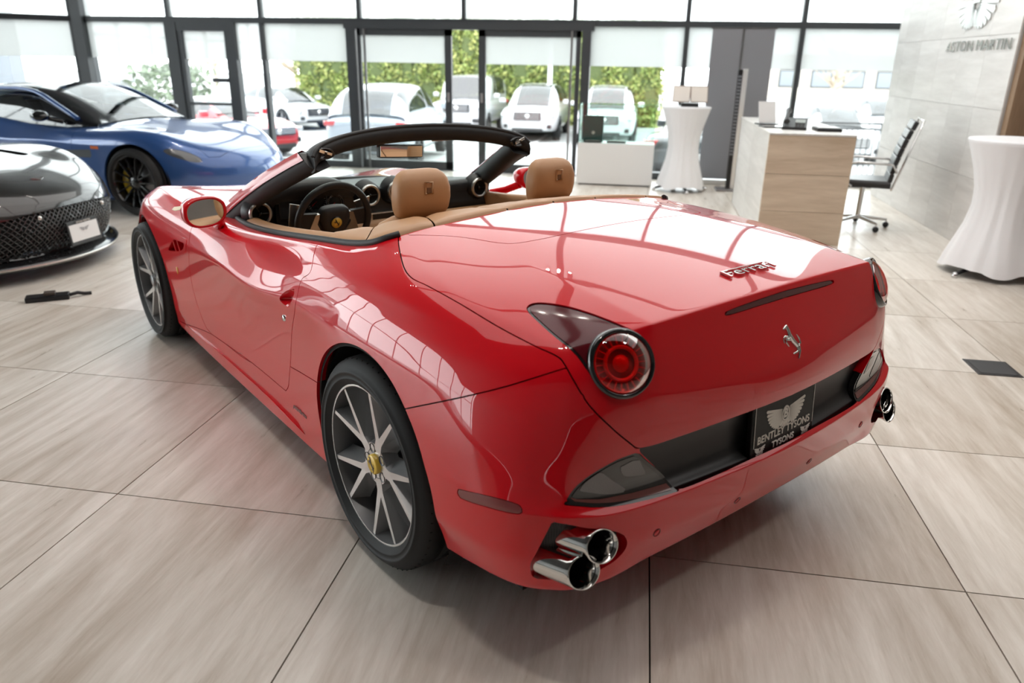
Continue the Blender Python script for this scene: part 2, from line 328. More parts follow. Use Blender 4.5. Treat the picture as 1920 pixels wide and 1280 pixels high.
# ------------------------------------------------------------------ spline surfaces for car bodies (numpy only)
def bs_basis(t):
    return np.stack([(1-t)**3, 3*t**3-6*t**2+4, -3*t**3+3*t**2+3*t+1, t**3], -1)/6
def bs_dbasis(t):
    return np.stack([-3*(1-t)**2, 9*t**2-12*t, -9*t**2+6*t+3, 3*t**2], -1)/6
def split_line(P, k, wm, wp, axis):
    """adds a control line just before and just behind line k, so that the surface turns tightly there"""
    P = np.moveaxis(P, axis, 0); wm = np.asarray(wm)[:, None]; wp = np.asarray(wp)[:, None]
    a = P[k]+(P[k-1]-P[k])*wm; b = P[k]+(P[k+1]-P[k])*wp
    return np.moveaxis(np.concatenate([P[:k], a[None], P[k:k+1], b[None], P[k+1:]]), 0, axis)
def surface(P, step=.013, mirror=True):
    """cubic B-spline sheet over a control net P[u][v]; mirrored in y at both ends of u. Returns points, normals"""
    m = np.array([1, -1, 1])
    if mirror: Q = np.concatenate([P[1:2]*m, P, P[-2:-1]*m])
    else: Q = np.concatenate([2*P[:1]-P[1:2], P, 2*P[-1:]-P[-2:-1]])
    Q = np.concatenate([2*Q[:, :1]-Q[:, 1:2], Q, 2*Q[:, -1:]-Q[:, -2:-1]], 1)
    def samples(L):
        T = [np.linspace(0, 1, max(2, int(np.ceil(l/step))), endpoint=False)+i for i, l in enumerate(L)]
        return np.concatenate(T+[[len(L)]])
    du = np.linalg.norm(np.diff(P, axis=0), axis=-1).max(1); dv = np.linalg.norm(np.diff(P, axis=1), axis=-1).max(0)
    tu, tv = samples(du), samples(dv)
    def M(t, n, fn):
        i = np.minimum(t.astype(int), n-1); B = fn(t-i); A = np.zeros((len(t), n+3))
        for k in range(4): A[np.arange(len(t)), i+k] += B[:, k]
        return A
    nu, nv = P.shape[0]-1, P.shape[1]-1
    Au, Av, Du, Dv = M(tu, nu, bs_basis), M(tv, nv, bs_basis), M(tu, nu, bs_dbasis), M(tv, nv, bs_dbasis)
    S = np.einsum('iu,uvk,jv->ijk', Au, Q, Av); Su = np.einsum('iu,uvk,jv->ijk', Du, Q, Av); Sv = np.einsum('iu,uvk,jv->ijk', Au, Q, Dv)
    N = np.cross(Sv, Su); N /= np.linalg.norm(N, axis=-1, keepdims=True)+1e-12
    return S, N
def tri_grid(nu, nv):
    i, j = np.meshgrid(np.arange(nu-1), np.arange(nv-1), indexing='ij'); a = (i*nv+j).ravel(); b = a+1; c = a+nv; d = c+1
    return np.concatenate([np.stack([a, b, d], 1), np.stack([a, d, c], 1)])
class Sheet:
    """triangle sheet with normals and grid coordinates that can be cut along any line"""
    def __init__(s, X, N, G, T): s.X, s.N, s.G, s.T = X, N, G, T
    @staticmethod
    def from_grid(S, N):
        nu, nv = S.shape[:2]; g = np.stack(np.meshgrid(np.arange(nu), np.arange(nv), indexing='ij'), -1).reshape(-1, 2).astype(float)
        return Sheet(S.reshape(-1, 3), N.reshape(-1, 3), g, tri_grid(nu, nv))
    def cut(s, f):
        """the part where f > 0 (f: one value per vertex)"""
        f = np.where(np.abs(f) < 1e-7, 1e-7, f); pos = f > 0; k = pos[s.T].sum(1)
        keep = [s.T[k == 3]]; A = np.concatenate([s.X, s.N, s.G], 1); new = []; cache = {}; out = []; n0 = len(A)
        def mid(a, b):
            key = (a, b) if a < b else (b, a)
            if key not in cache:
                t = f[a]/(f[a]-f[b]); new.append(A[a]+(A[b]-A[a])*t); cache[key] = n0+len(new)-1
            return cache[key]
        for t in s.T[(k == 1) | (k == 2)]:
            p = pos[t]
            i = int(np.argmax(p)) if p.sum() == 1 else int(np.argmin(p))
            a, b, c = t[i], t[(i+1) % 3], t[(i+2) % 3]; m1, m2 = mid(a, b), mid(a, c)
            if p.sum() == 1: out.append((a, m1, m2))
            else: out += [(m1, b, c), (m1, c, m2)]
        if out: keep.append(np.array(out))
        A = np.concatenate([A, np.array(new)]) if new else A; T = np.concatenate(keep)
        used, inv = np.unique(T, return_inverse=True); A = A[used]; T = inv.reshape(-1, 3)
        n = A[:, 3:6]; n = n/(np.linalg.norm(n, axis=1, keepdims=True)+1e-12)
        return Sheet(A[:, :3], n, A[:, 6:], T)
    def boundary(s):
        E = np.concatenate([s.T[:, [0, 1]], s.T[:, [1, 2]], s.T[:, [2, 0]]]); K = np.sort(E, 1)
        _, idx, cnt = np.unique(K, axis=0, return_index=True, return_counts=True); return E[idx[cnt == 1]]
    def offset(s, d): return Sheet(s.X+s.N*d, s.N, s.G, s.T)
    def flip_y(s):
        m = np.array([1, -1, 1]); return Sheet(s.X*m, s.N*m, s.G, s.T[:, ::-1])
    def rim(s, depth, where=None):
        """walls along the cut edges, going inwards by depth: vertices, quads, normals"""
        E = s.boundary()
        if where is not None: E = E[where(s.X[E[:, 0]])]
        a, b = s.X[E[:, 0]], s.X[E[:, 1]]; na, nb = s.N[E[:, 0]], s.N[E[:, 1]]
        w = np.cross(b-a, na+nb); w /= np.linalg.norm(w, axis=1, keepdims=True)+1e-12
        # average the wall normal over neighbouring edges
        acc = np.zeros_like(s.X); np.add.at(acc, E[:, 0], w); np.add.at(acc, E[:, 1], w); acc /= np.linalg.norm(acc, axis=1, keepdims=True)+1e-12
        V = np.concatenate([a, b, b-nb*depth, a-na*depth]); n = len(E); q = np.arange(n)
        Nn = np.concatenate([acc[E[:, 0]], acc[E[:, 1]], acc[E[:, 1]], acc[E[:, 0]]])
        return V, np.stack([q, q+3*n, q+2*n, q+n], 1), Nn
def poly_inside(P, Q):
    """points P inside polygon Q (2-D, both float arrays)"""
    ins = np.zeros(len(P), bool); n = len(Q)
    for i in range(n):
        a, b = Q[i], Q[(i+1) % n]; c = (a[1] > P[:, 1]) != (b[1] > P[:, 1])
        if abs(b[1]-a[1]) > 1e-12: ins ^= c & (P[:, 0] < (b[0]-a[0])*(P[:, 1]-a[1])/(b[1]-a[1])+a[0])
    return ins
def smooth_line(pts, n=8, close=False, sharp=()):
    """Catmull-Rom through the points; indices in sharp stay corners"""
    P = np.array(pts, float); N = len(P); out = []
    for i in range(N if close else N-1):
        p1, p2 = P[i], P[(i+1) % N]
        p0 = P[(i-1) % N] if (close or i > 0) and i not in sharp else 2*p1-p2
        p3 = P[(i+2) % N] if (close or i < N-2) and (i+1) % N not in sharp else 2*p2-p1
        for t in np.linspace(0, 1, n, endpoint=False):
            out.append(.5*((2*p1)+(-p0+p2)*t+(2*p0-5*p1+4*p2-p3)*t*t+(-p0+3*p1-3*p2+p3)*t**3))
    if not close: out.append(P[-1])
    return np.array(out)
def seg_dist(X, L, close=True):
    """distance of points X to a 3-D polyline"""
    d = np.full(len(X), 9.); n = len(L)
    for i in range(n if close else n-1):
        a, b = L[i], L[(i+1) % n]; ab = b-a; t = np.clip(((X-a)@ab)/(ab@ab+1e-15), 0, 1); d = np.minimum(d, np.linalg.norm(X-a-t[:, None]*ab, axis=1))
    return d

# ------------------------------------------------------------------ red convertible: control net of the left half, from the tail round to the nose
NET = [
 # under      edge            bumper/sill      ledge/door low    trunk foot/door   trunk mid/crest   trunk up/valley   lip/shoulder      deck              deck              rim
 [(-.66,0,.27),(-.825,0,.30),(-.868,0,.395),(-.892,0,.508),(-.878,0,.685),(-.860,0,.785),(-.822,0,.89),(-.790,0,.985),(-.42,0,1.035),(-.05,0,1.07),(.20,0,1.072)],
 [(-.66,.20,.27),(-.825,.20,.30),(-.864,.20,.395),(-.884,.20,.508),(-.868,.20,.682),(-.852,.20,.785),(-.816,.20,.89),(-.788,.20,.982),(-.42,.20,1.032),(-.05,.20,1.066),(.20,.19,1.068)],
 [(-.66,.40,.27),(-.820,.40,.30),(-.855,.40,.395),(-.868,.40,.508),(-.845,.40,.675),(-.832,.40,.785),(-.806,.40,.89),(-.780,.40,.976),(-.43,.40,1.022),(-.07,.39,1.055),(.20,.37,1.056)],
 [(-.66,.56,.27),(-.815,.54,.30),(-.843,.55,.395),(-.850,.555,.508),(-.822,.56,.665),(-.812,.56,.785),(-.795,.545,.89),(-.768,.53,.968),(-.47,.535,1.004),(-.13,.525,1.026),(.205,.50,1.044)],
 [(-.66,.68,.27),(-.818,.675,.297),(-.826,.69,.395),(-.826,.70,.512),(-.795,.69,.66),(-.786,.685,.785),(-.765,.665,.875),(-.715,.645,.940),(-.46,.67,.978),(-.15,.67,1.004),(.215,.59,1.034)],
 [(-.62,.74,.27),(-.783,.785,.297),(-.797,.818,.40),(-.78,.815,.53),(-.752,.785,.66),(-.735,.77,.775),(-.71,.755,.86),(-.655,.735,.915),(-.42,.775,.950),(-.12,.775,.985),(.225,.65,1.022)],
 [(-.52,.80,.26),(-.69,.868,.285),(-.69,.905,.40),(-.685,.905,.53),(-.665,.875,.66),(-.64,.845,.77),(-.595,.825,.85),(-.52,.81,.897),(-.31,.825,.935),(-.05,.81,.975),(.24,.69,1.012)],
 [(-.44,.83,.25),(-.53,.885,.265),(-.545,.935,.39),(-.54,.938,.53),(-.525,.923,.66),(-.48,.897,.77),(-.415,.873,.847),(-.335,.855,.890),(-.17,.85,.932),(.03,.815,.972),(.265,.71,1.0)],
 [(-.36,.84,.23),(-.39,.893,.245),(-.40,.940,.38),(-.40,.947,.53),(-.37,.940,.66),(-.31,.920,.77),(-.23,.897,.845),(-.16,.876,.888),(-.03,.86,.930),(.13,.81,.962),(.30,.72,.985)],
 [(0,.82,.15),(0,.89,.19),(0,.936,.36),(0,.950,.53),(0,.952,.66),(.03,.938,.77),(.07,.912,.843),(.11,.888,.884),(.18,.855,.924),(.27,.80,.952),(.37,.73,.97)],
 [(.34,.82,.12),(.34,.885,.145),(.34,.912,.29),(.34,.927,.46),(.34,.934,.62),(.35,.928,.75),(.37,.900,.828),(.39,.870,.872),(.42,.835,.910),(.45,.785,.940),(.48,.738,.952)],
 [(.60,.82,.12),(.60,.885,.145),(.60,.898,.24),(.60,.906,.42),(.60,.906,.61),(.60,.908,.765),(.61,.872,.832),(.62,.834,.872),(.62,.803,.905),(.62,.772,.930),(.62,.742,.938)],
 [(.95,.82,.12),(.95,.885,.145),(.95,.894,.22),(.95,.900,.40),(.95,.897,.55),(.95,.920,.695),(.95,.852,.768),(.95,.818,.822),(.95,.796,.862),(.95,.772,.888),(.95,.748,.895)],
 [(1.40,.82,.12),(1.40,.885,.145),(1.40,.893,.215),(1.40,.897,.40),(1.40,.897,.575),(1.40,.908,.730),(1.40,.862,.782),(1.40,.828,.812),(1.40,.800,.834),(1.40,.772,.846),(1.40,.748,.845)],
 [(1.85,.82,.12),(1.85,.885,.15),(1.85,.895,.22),(1.85,.897,.40),(1.85,.895,.56),(1.85,.903,.700),(1.85,.880,.770),(1.85,.845,.812),(1.84,.79,.832),(1.82,.735,.840),(1.80,.70,.838)],
 [(2.25,.82,.12),(2.25,.885,.155),(2.25,.897,.26),(2.25,.905,.42),(2.25,.908,.57),(2.25,.912,.69),(2.25,.893,.775),(2.24,.83,.838),(2.20,.72,.858),(2.10,.64,.862),(1.96,.60,.864)],
 [(2.67,.82,.15),(2.67,.875,.18),(2.67,.910,.34),(2.67,.928,.50),(2.67,.930,.62),(2.67,.924,.72),(2.67,.897,.818),(2.65,.81,.882),(2.58,.64,.872),(2.38,.51,.868),(2.06,.45,.880)],
 [(3.02,.78,.16),(3.02,.83,.19),(3.03,.865,.33),(3.03,.880,.48),(3.03,.876,.59),(3.02,.862,.68),(3.0,.828,.775),(2.96,.73,.842),(2.84,.53,.838),(2.55,.38,.860),(2.12,.31,.900)],
 [(3.24,.66,.16),(3.26,.70,.18),(3.30,.735,.30),(3.31,.745,.43),(3.30,.735,.53),(3.27,.71,.61),(3.22,.655,.685),(3.14,.57,.740),(2.95,.40,.800),(2.60,.26,.855),(2.15,.20,.905)],
 [(3.42,.42,.16),(3.45,.44,.18),(3.50,.46,.29),(3.52,.46,.40),(3.51,.45,.49),(3.48,.43,.56),(3.42,.39,.63),(3.30,.33,.695),(3.05,.23,.785),(2.64,.15,.852),(2.165,.12,.908)],
 [(3.46,.21,.16),(3.50,.22,.18),(3.56,.23,.29),(3.58,.23,.39),(3.57,.225,.475),(3.54,.215,.545),(3.48,.195,.61),(3.35,.165,.675),(3.08,.115,.775),(2.66,.075,.85),(2.17,.06,.91)],
 [(3.47,0,.16),(3.51,0,.18),(3.58,0,.29),(3.60,0,.385),(3.59,0,.47),(3.56,0,.54),(3.50,0,.605),(3.37,0,.67),(3.09,0,.772),(2.665,0,.85),(2.172,0,.911)],
]
def red_body_net():
    P = np.array(NET, float); nu = len(P)
    S = np.arange(nu)
    # foot of the recess above the bumper ledge, an extra row between rows 3 and 4
    b = P[:, 3]+(P[:, 4]-P[:, 3])*.4
    for k, dx in enumerate((.052, .052, .050, .046, .042, .018)): b[k] = P[k, 3]+np.array([dx, -.012 if k == 5 else 0, .024])
    P = np.concatenate([P[:, :4], b[:, None], P[:, 4:]], 1)
    # tight lines, from the top row down so that indices stay valid
    lip = np.where(S <= 3, .07, np.where(S == 4, .25, .33)); P = split_line(P, 8, lip, lip*.8, 1)
    crest = np.where((S >= 11) & (S <= 15), .18, .33); P = split_line(P, 6, crest, crest, 1)
    led = np.where(S <= 5, .10, np.where(S == 6, .2, .33)); P = split_line(P, 3, led*.8, led*.7, 1)
    sill = np.where((S >= 11) & (S <= 15), .22, .33); P = split_line(P, 2, sill, sill, 1)
    P = split_line(P, 1, np.full(nu, .2), np.full(nu, .12), 1)
    # bumper corner: station 5 below the lamps; deck edge: station 3 above the lip
    nv = P.shape[1]; r = np.arange(nv); P = split_line(P, 5, np.where(r <= 10, .26, .33), np.where(r <= 10, .26, .33), 0)
    w = np.where(r >= nv-6, .14, .33); P = split_line(P, 3, w, w*.7, 0)
    return P
# panel joints, lamp and vent outlines of the red car (points on its skin, car axes: x forward, y left, z up)
LINES = {
 'door': [(0.6348,0.772,0.9244),(0.5166,0.8525,0.8683),(0.5511,0.8764,0.8292),(0.5287,0.9149,0.751),(0.5989,0.9109,0.6212),(0.6563,0.9068,0.4699),(0.7,0.9036,0.3761),(0.7416,0.901,0.3352),(1.1306,0.8969,0.3288),(1.6643,0.8956,0.2986),(1.7705,0.8964,0.3224),(1.8733,0.8984,0.4561),(1.8866,0.9001,0.5908),(1.8347,0.9044,0.6986),(1.8658,0.8744,0.7757),(1.8668,0.862,0.7924)],
 'trunk': [(0.229,0.6616,1.0191),(0.1505,0.7059,1.0061),(0.004,0.7758,0.9818),(-0.0791,0.7985,0.9696),(-0.1577,0.7968,0.9654),(-0.3111,0.7919,0.9516),(-0.4661,0.7823,0.9295),(-0.5939,0.7631,0.9103),(-0.6624,0.7439,0.898),(-0.6854,0.7413,0.8854),(-0.7181,0.7399,0.8545),(-0.7579,0.721,0.7966),(-0.792,0.668,0.7301),(-0.8109,0.5956,0.6604),(-0.8208,0.5366,0.6577),(-0.83,0.4669,0.6594),(-0.8459,0.3314,0.6635),(-0.8599,0.1741,0.6664),(-0.8658,0.0374,0.667),(-0.8658,-0.0122,0.6654)],
 'bumper': [(-0.2082,0.9449,0.6307),(-0.2596,0.9412,0.6571),(-0.4482,0.905,0.7481),(-0.5854,0.8384,0.816),(-0.6914,0.7463,0.8761),(-0.7051,0.7245,0.8837)],
 'sill': [(0.2984,0.9311,0.523),(0.3776,0.9251,0.5092),(0.5065,0.9153,0.4907),(0.6563,0.9068,0.4699),(1.1306,0.8969,0.3288),(1.6643,0.8956,0.2986),(2.282,0.8878,0.1929)],
 'tonneau': [(0.2019,0.6349,1.0243),(0.1534,0.5991,1.0288),(0.0775,0.5451,1.0324),(0.0038,0.5128,1.0333),(-0.0812,0.4853,1.0338),(-0.1294,0.451,1.0369),(-0.1538,0.3784,1.044),(-0.1615,0.2888,1.0496),(-0.1624,0.0474,1.0566),(-0.1622,-0.0501,1.0565)],
 'tail_lamp': [(-0.4801,0.6922,0.9639),(-0.4737,0.6762,0.9693),(-0.4827,0.6586,0.9727),(-0.5103,0.6379,0.9743),(-0.5571,0.6155,0.9736),(-0.6098,0.6,0.9702),(-0.6648,0.5887,0.9654),(-0.7153,0.5813,0.9599),(-0.7476,0.5758,0.9537),(-0.7681,0.5631,0.9344),(-0.7834,0.5539,0.9082),(-0.7914,0.5532,0.8839),(-0.7966,0.5624,0.8562),(-0.7978,0.5807,0.8319),(-0.7955,0.6059,0.8157),(-0.7894,0.6374,0.8084),(-0.7813,0.6611,0.8119),(-0.769,0.6811,0.8261),(-0.7518,0.6967,0.8482),(-0.7278,0.7061,0.8758),(-0.6984,0.7103,0.9005),(-0.6699,0.7152,0.9165),(-0.6376,0.7168,0.9261),(-0.5931,0.7144,0.9366),(-0.5389,0.7082,0.9493),(-0.5015,0.7019,0.9577)],
 'lamp_disc': [(-0.7647,0.6254,0.8907)],
 'low_lamp': [(-0.7672,0.7988,0.5538),(-0.7681,0.7698,0.5863),(-0.7758,0.737,0.6099),(-0.7876,0.6962,0.6296),(-0.7993,0.6502,0.6445),(-0.8114,0.5906,0.6508),(-0.8142,0.5606,0.6177),(-0.8199,0.4945,0.5575),(-0.854,0.4584,0.5115),(-0.8443,0.5168,0.5132),(-0.8308,0.5883,0.5166),(-0.8156,0.6555,0.5215),(-0.7976,0.7177,0.5315),(-0.7815,0.7608,0.5432)],
 'exhaust': [(-0.7643,0.8311,0.517),(-0.7871,0.8013,0.5091),(-0.804,0.7595,0.4913),(-0.8225,0.698,0.4693),(-0.8308,0.6558,0.4462),(-0.8334,0.6331,0.4175),(-0.8309,0.6338,0.3888),(-0.8244,0.658,0.3643),(-0.8172,0.6948,0.3523),(-0.8071,0.7321,0.3391),(-0.7962,0.7688,0.3351),(-0.7842,0.8006,0.3417),(-0.7487,0.8337,0.3385),(-0.7227,0.8528,0.3348),(-0.7279,0.8661,0.3837),(-0.7468,0.8548,0.4436)],
 'recess': [(-0.8123,0.5861,0.6502),(-0.8183,0.5059,0.568),(-0.8502,0.4594,0.5134),(-0.8563,0.4096,0.5128),(-0.8631,0.3107,0.5137),(-0.8694,0.1549,0.5157),(-0.8739,0.0256,0.5155),(-0.8744,-0.0439,0.515)],
 'brake': [(-0.7951,-0.0072,0.9663),(-0.795,0.0142,0.9666),(-0.7943,0.1496,0.9627),(-0.7922,0.2606,0.9571),(-0.7932,0.2813,0.9507),(-0.7947,0.2744,0.9471),(-0.7977,0.1947,0.9474),(-0.8004,0.0651,0.9488),(-0.8004,0.009,0.95)],
 'marker': [(-0.5089,0.9376,0.5153),(-0.5175,0.9367,0.5257),(-0.6253,0.9123,0.5485),(-0.6913,0.8823,0.5493),(-0.7057,0.8777,0.5367),(-0.7039,0.8816,0.5266),(-0.692,0.8891,0.5241),(-0.6159,0.9189,0.5152),(-0.5251,0.9355,0.5002),(-0.5107,0.9373,0.5064)],
 'vent': [(2.2494,0.9098,0.5879),(2.202,0.9094,0.6354),(2.0959,0.9071,0.6994),(2.0469,0.9032,0.7126),(1.9053,0.8989,0.7209),(1.8774,0.9022,0.7105),(1.9135,0.904,0.6649),(2.018,0.9041,0.6273)],
 'handle': [(0.6866,0.9122,0.73),(0.6436,0.9008,0.7694),(0.5793,0.8934,0.7938),(0.5582,0.9073,0.7697),(0.5973,0.9131,0.7226),(0.6616,0.9121,0.722)],
 'refl_a': [(-0.7735,0.7546,0.5789),(-0.7765,0.7372,0.5982),(-0.7874,0.6965,0.6205),(-0.7957,0.6586,0.5835),(-0.8092,0.6086,0.5422),(-0.7959,0.6749,0.551)],
 'refl_b': [(-0.7999,0.6413,0.6177),(-0.8102,0.5892,0.6274),(-0.8117,0.5679,0.5992),(-0.813,0.5521,0.5739),(-0.8065,0.5958,0.5801),(-0.8015,0.6268,0.5903)],
 'spear': [(2.1838,0.8911,0.2088),(1.66,0.8951,0.2721),(1.1522,0.8957,0.2887),(0.8271,0.8977,0.2817),(0.7139,0.8988,0.2709),(0.6015,0.8925,0.1958),(0.7361,0.8932,0.2063),(0.9652,0.8941,0.2221),(1.2829,0.8936,0.2256),(1.6569,0.8941,0.2254),(1.9785,0.893,0.2141)],
 'key': [(0.661,0.9097,0.6637)],
 'shield': [(2.1055,0.9036,0.5237)],
 'script': [(0.6063,0.9028,0.3024)],
 'horse': [(-0.8424,-0.0042,0.827)],
 'letters': [(-0.6699,0.092,0.9995),(-0.6727,-0.1302,0.9985)],
 'sensors': [(-0.8457,0.523,0.4074),(-0.848,0.1395,0.3551)],
 'crease_sill': [(2.1755,0.8923,0.2175),(1.1426,0.8959,0.297),(0.6015,0.8925,0.1958)],
}
# ------------------------------------------------------------------ paints and car materials
RED = mat('red_paint', (.62, .001, .008), .38, coat=1, coat_rough=.012, spec=.12)
BLACK_GLOSS = mat('black_gloss', (.012, .012, .013), .12, coat=.6)
BLACK_TRIM = mat('black_trim', (.016, .016, .017), .45)
RUBBER = mat('rubber', (.018, .018, .019), .55, bump=(90, .15))
BLACK_LEATHER = mat('black_leather', (.018, .018, .02), .42, bump=(260, .25))
TAN = mat('tan_leather', (.47, .255, .125), .48, bump=(320, .22), noise=(6, .06))
CHROME = mat('chrome', (.80, .79, .77), .08, metal=1)
SATIN = mat('satin_metal', (.62, .60, .57), .28, metal=1)
BARREL = mat('wheel_barrel', (.15, .15, .155), .42, metal=.5)
GREY_WHEEL = mat('grey_wheel_paint', (.30, .30, .305), .38, metal=.55, coat=.4)
RIM_FACE = mat('machined_rim', (.74, .73, .72), .26, metal=.75)
DISC = mat('brake_disc', (.28, .28, .29), .35, metal=1)
CALIPER = mat('caliper_grey', (.30, .30, .31), .4, metal=.7)
YELLOW = mat('badge_yellow', (.85, .55, .06), .3, coat=.6)
DARK = mat('dark_void', (.006, .006, .006), .9)
SMOKED = mat('smoked_red_lens', (.085, .004, .008), .10, coat=.3, spec=.35)
LAMP_RED = mat('lamp_red', (.80, .012, .012), .14, coat=1)
LAMP_DEEP = mat('lamp_deep_red', (.36, .006, .008), .18, coat=1)
REFLEX = mat('side_marker_red', (.20, .02, .02), .25, coat=.8)
WHITE_PRINT = mat('white_print', (.82, .80, .76), .5)
SILVER_PRINT = mat('silver_print', (.62, .58, .52), .45)

def mesh_material():
    m = bpy.data.materials.new('exhaust_mesh'); m.use_nodes = True; nt = m.node_tree; b = nt.nodes['Principled BSDF']
    tc = nt.nodes.new('ShaderNodeTexCoord'); v = nt.nodes.new('ShaderNodeTexVoronoi'); v.inputs['Scale'].default_value = 210; v.inputs['Randomness'].default_value = 0
    cr = nt.nodes.new('ShaderNodeValToRGB'); cr.color_ramp.elements[0].position = .30; cr.color_ramp.elements[1].position = .42
    cr.color_ramp.elements[0].color = (.002, .002, .002, 1); cr.color_ramp.elements[1].color = (.045, .045, .045, 1)
    nt.links.new(tc.outputs['Object'], v.inputs['Vector']); nt.links.new(v.outputs['Distance'], cr.inputs[0]); nt.links.new(cr.outputs[0], b.inputs['Base Color'])
    b.inputs['Roughness'].default_value = .45; return m
MESH_MAT = mesh_material()

# ------------------------------------------------------------------ cutting the skin of the red car into panels
NETP = red_body_net()
SK, SKN = surface(NETP, .0135)
SKIN = Sheet.from_grid(SK, SKN)
NU, NV = SK.shape[:2]
def gcoord(pts):
    """grid coordinates of points near the skin"""
    out = []
    for p in pts:
        d = ((SK-p)**2).sum(-1); i, j = np.unravel_index(d.argmin(), d.shape); g = np.array([float(i), float(j)]); best = (d.min(), g.copy())
        for _ in range(6):
            i, j = int(np.clip(g[0], 0, NU-2)), int(np.clip(g[1], 0, NV-2)); u, v = g[0]-i, g[1]-j
            a, b, c, e = SK[i, j], SK[i+1, j], SK[i, j+1], SK[i+1, j+1]
            x = a*(1-u)*(1-v)+b*u*(1-v)+c*(1-u)*v+e*u*v; r = ((x-p)**2).sum()
            if r < best[0]: best = (r, g.copy())
            du, dv = (b-a)*(1-v)+(e-c)*v, (c-a)*(1-u)+(e-b)*u
            s = np.linalg.lstsq(np.stack([du, dv], 1), p-x, rcond=None)[0]; g = g+np.clip(s, -2, 2); g = np.clip(g, [-1, -1], [NU, NV])
        out.append(best[1])
    return np.array(out)
def on_skin(g):
    g = np.clip(g, 0, [NU-1.001, NV-1.001]); i, j = g.astype(int).T; a, b = (g-g.astype(int)).T; a = a[:, None]; b = b[:, None]
    return SK[i, j]*(1-a)*(1-b)+SK[i+1, j]*a*(1-b)+SK[i, j+1]*(1-a)*b+SK[i+1, j+1]*a*b
def normal_at(p):
    d = ((SK-p)**2).sum(-1); i, j = np.unravel_index(d.argmin(), d.shape); return SKN[i, j]
class Region:
    """a closed or open line on the skin; sd(sheet) is the signed distance to it, positive inside"""
    def __init__(s, pts, closure, sharp=(), n=6):
        s.loop = closure == 'loop'; P = smooth_line(np.array(pts, float), 24, s.loop, sharp)
        keep = [0]                               # thin out to about 1 cm
        for k in range(1, len(P)):
            if np.linalg.norm(P[k]-P[keep[-1]]) > .010 or k == len(P)-1: keep.append(k)
        P = P[keep]
        g = gcoord(P); s.L = on_skin(g)
        a, b = g[0], g[-1]; B = 60
        ends = {'loop': [], 'rim': [(b[0], NV+B), (a[0], NV+B)], 'centre_up': [(-B, b[1]), (-B, NV+B), (a[0], NV+B)],
                'tail_down': [(-B, b[1]), (-B, -B), (a[0], -B)], 'down': [(b[0], -B), (a[0], -B)], 'centre_band': [(-B, b[1]), (-B, a[1])], 'centre_block': [(-B, b[1]), (-B, b[1]+45), (a[0], b[1]+45)]}[closure]
        s.poly = np.concatenate([g, np.array(ends, float).reshape(-1, 2)])
    def sd(s, sheet):
        ins = poly_inside(sheet.G, s.poly); d = np.full(len(sheet.X), 1.)
        lo, hi = s.L.min(0)-.07, s.L.max(0)+.07; k = ((sheet.X > lo) & (sheet.X < hi)).all(1)
        d[k] = seg_dist(sheet.X[k], s.L, s.loop); return np.where(ins, d, -d)
def put(name, sheets, m, parent, depth=.008, label=None):
    """one object from one or more sheets, their edges folded inwards"""
    V, F, N = [], [], []; n = 0
    for sh in sheets:
        V.append(sh.X); F += [tuple(t+n) for t in sh.T]; N.append(sh.N); n += len(sh.X)
        if depth:
            v, q, nn = sh.rim(depth); V.append(v); F += [tuple(t+n) for t in q]; N.append(nn); n += len(v)
    return raw(name, np.concatenate(V), F, m, parent, np.concatenate(N), label=label)
def both(name, sh, m, parent, depth=.008, label=None):
    return put(name, [sh], m, parent, depth, label), put(name, [sh.flip_y()], m, parent, depth, label)

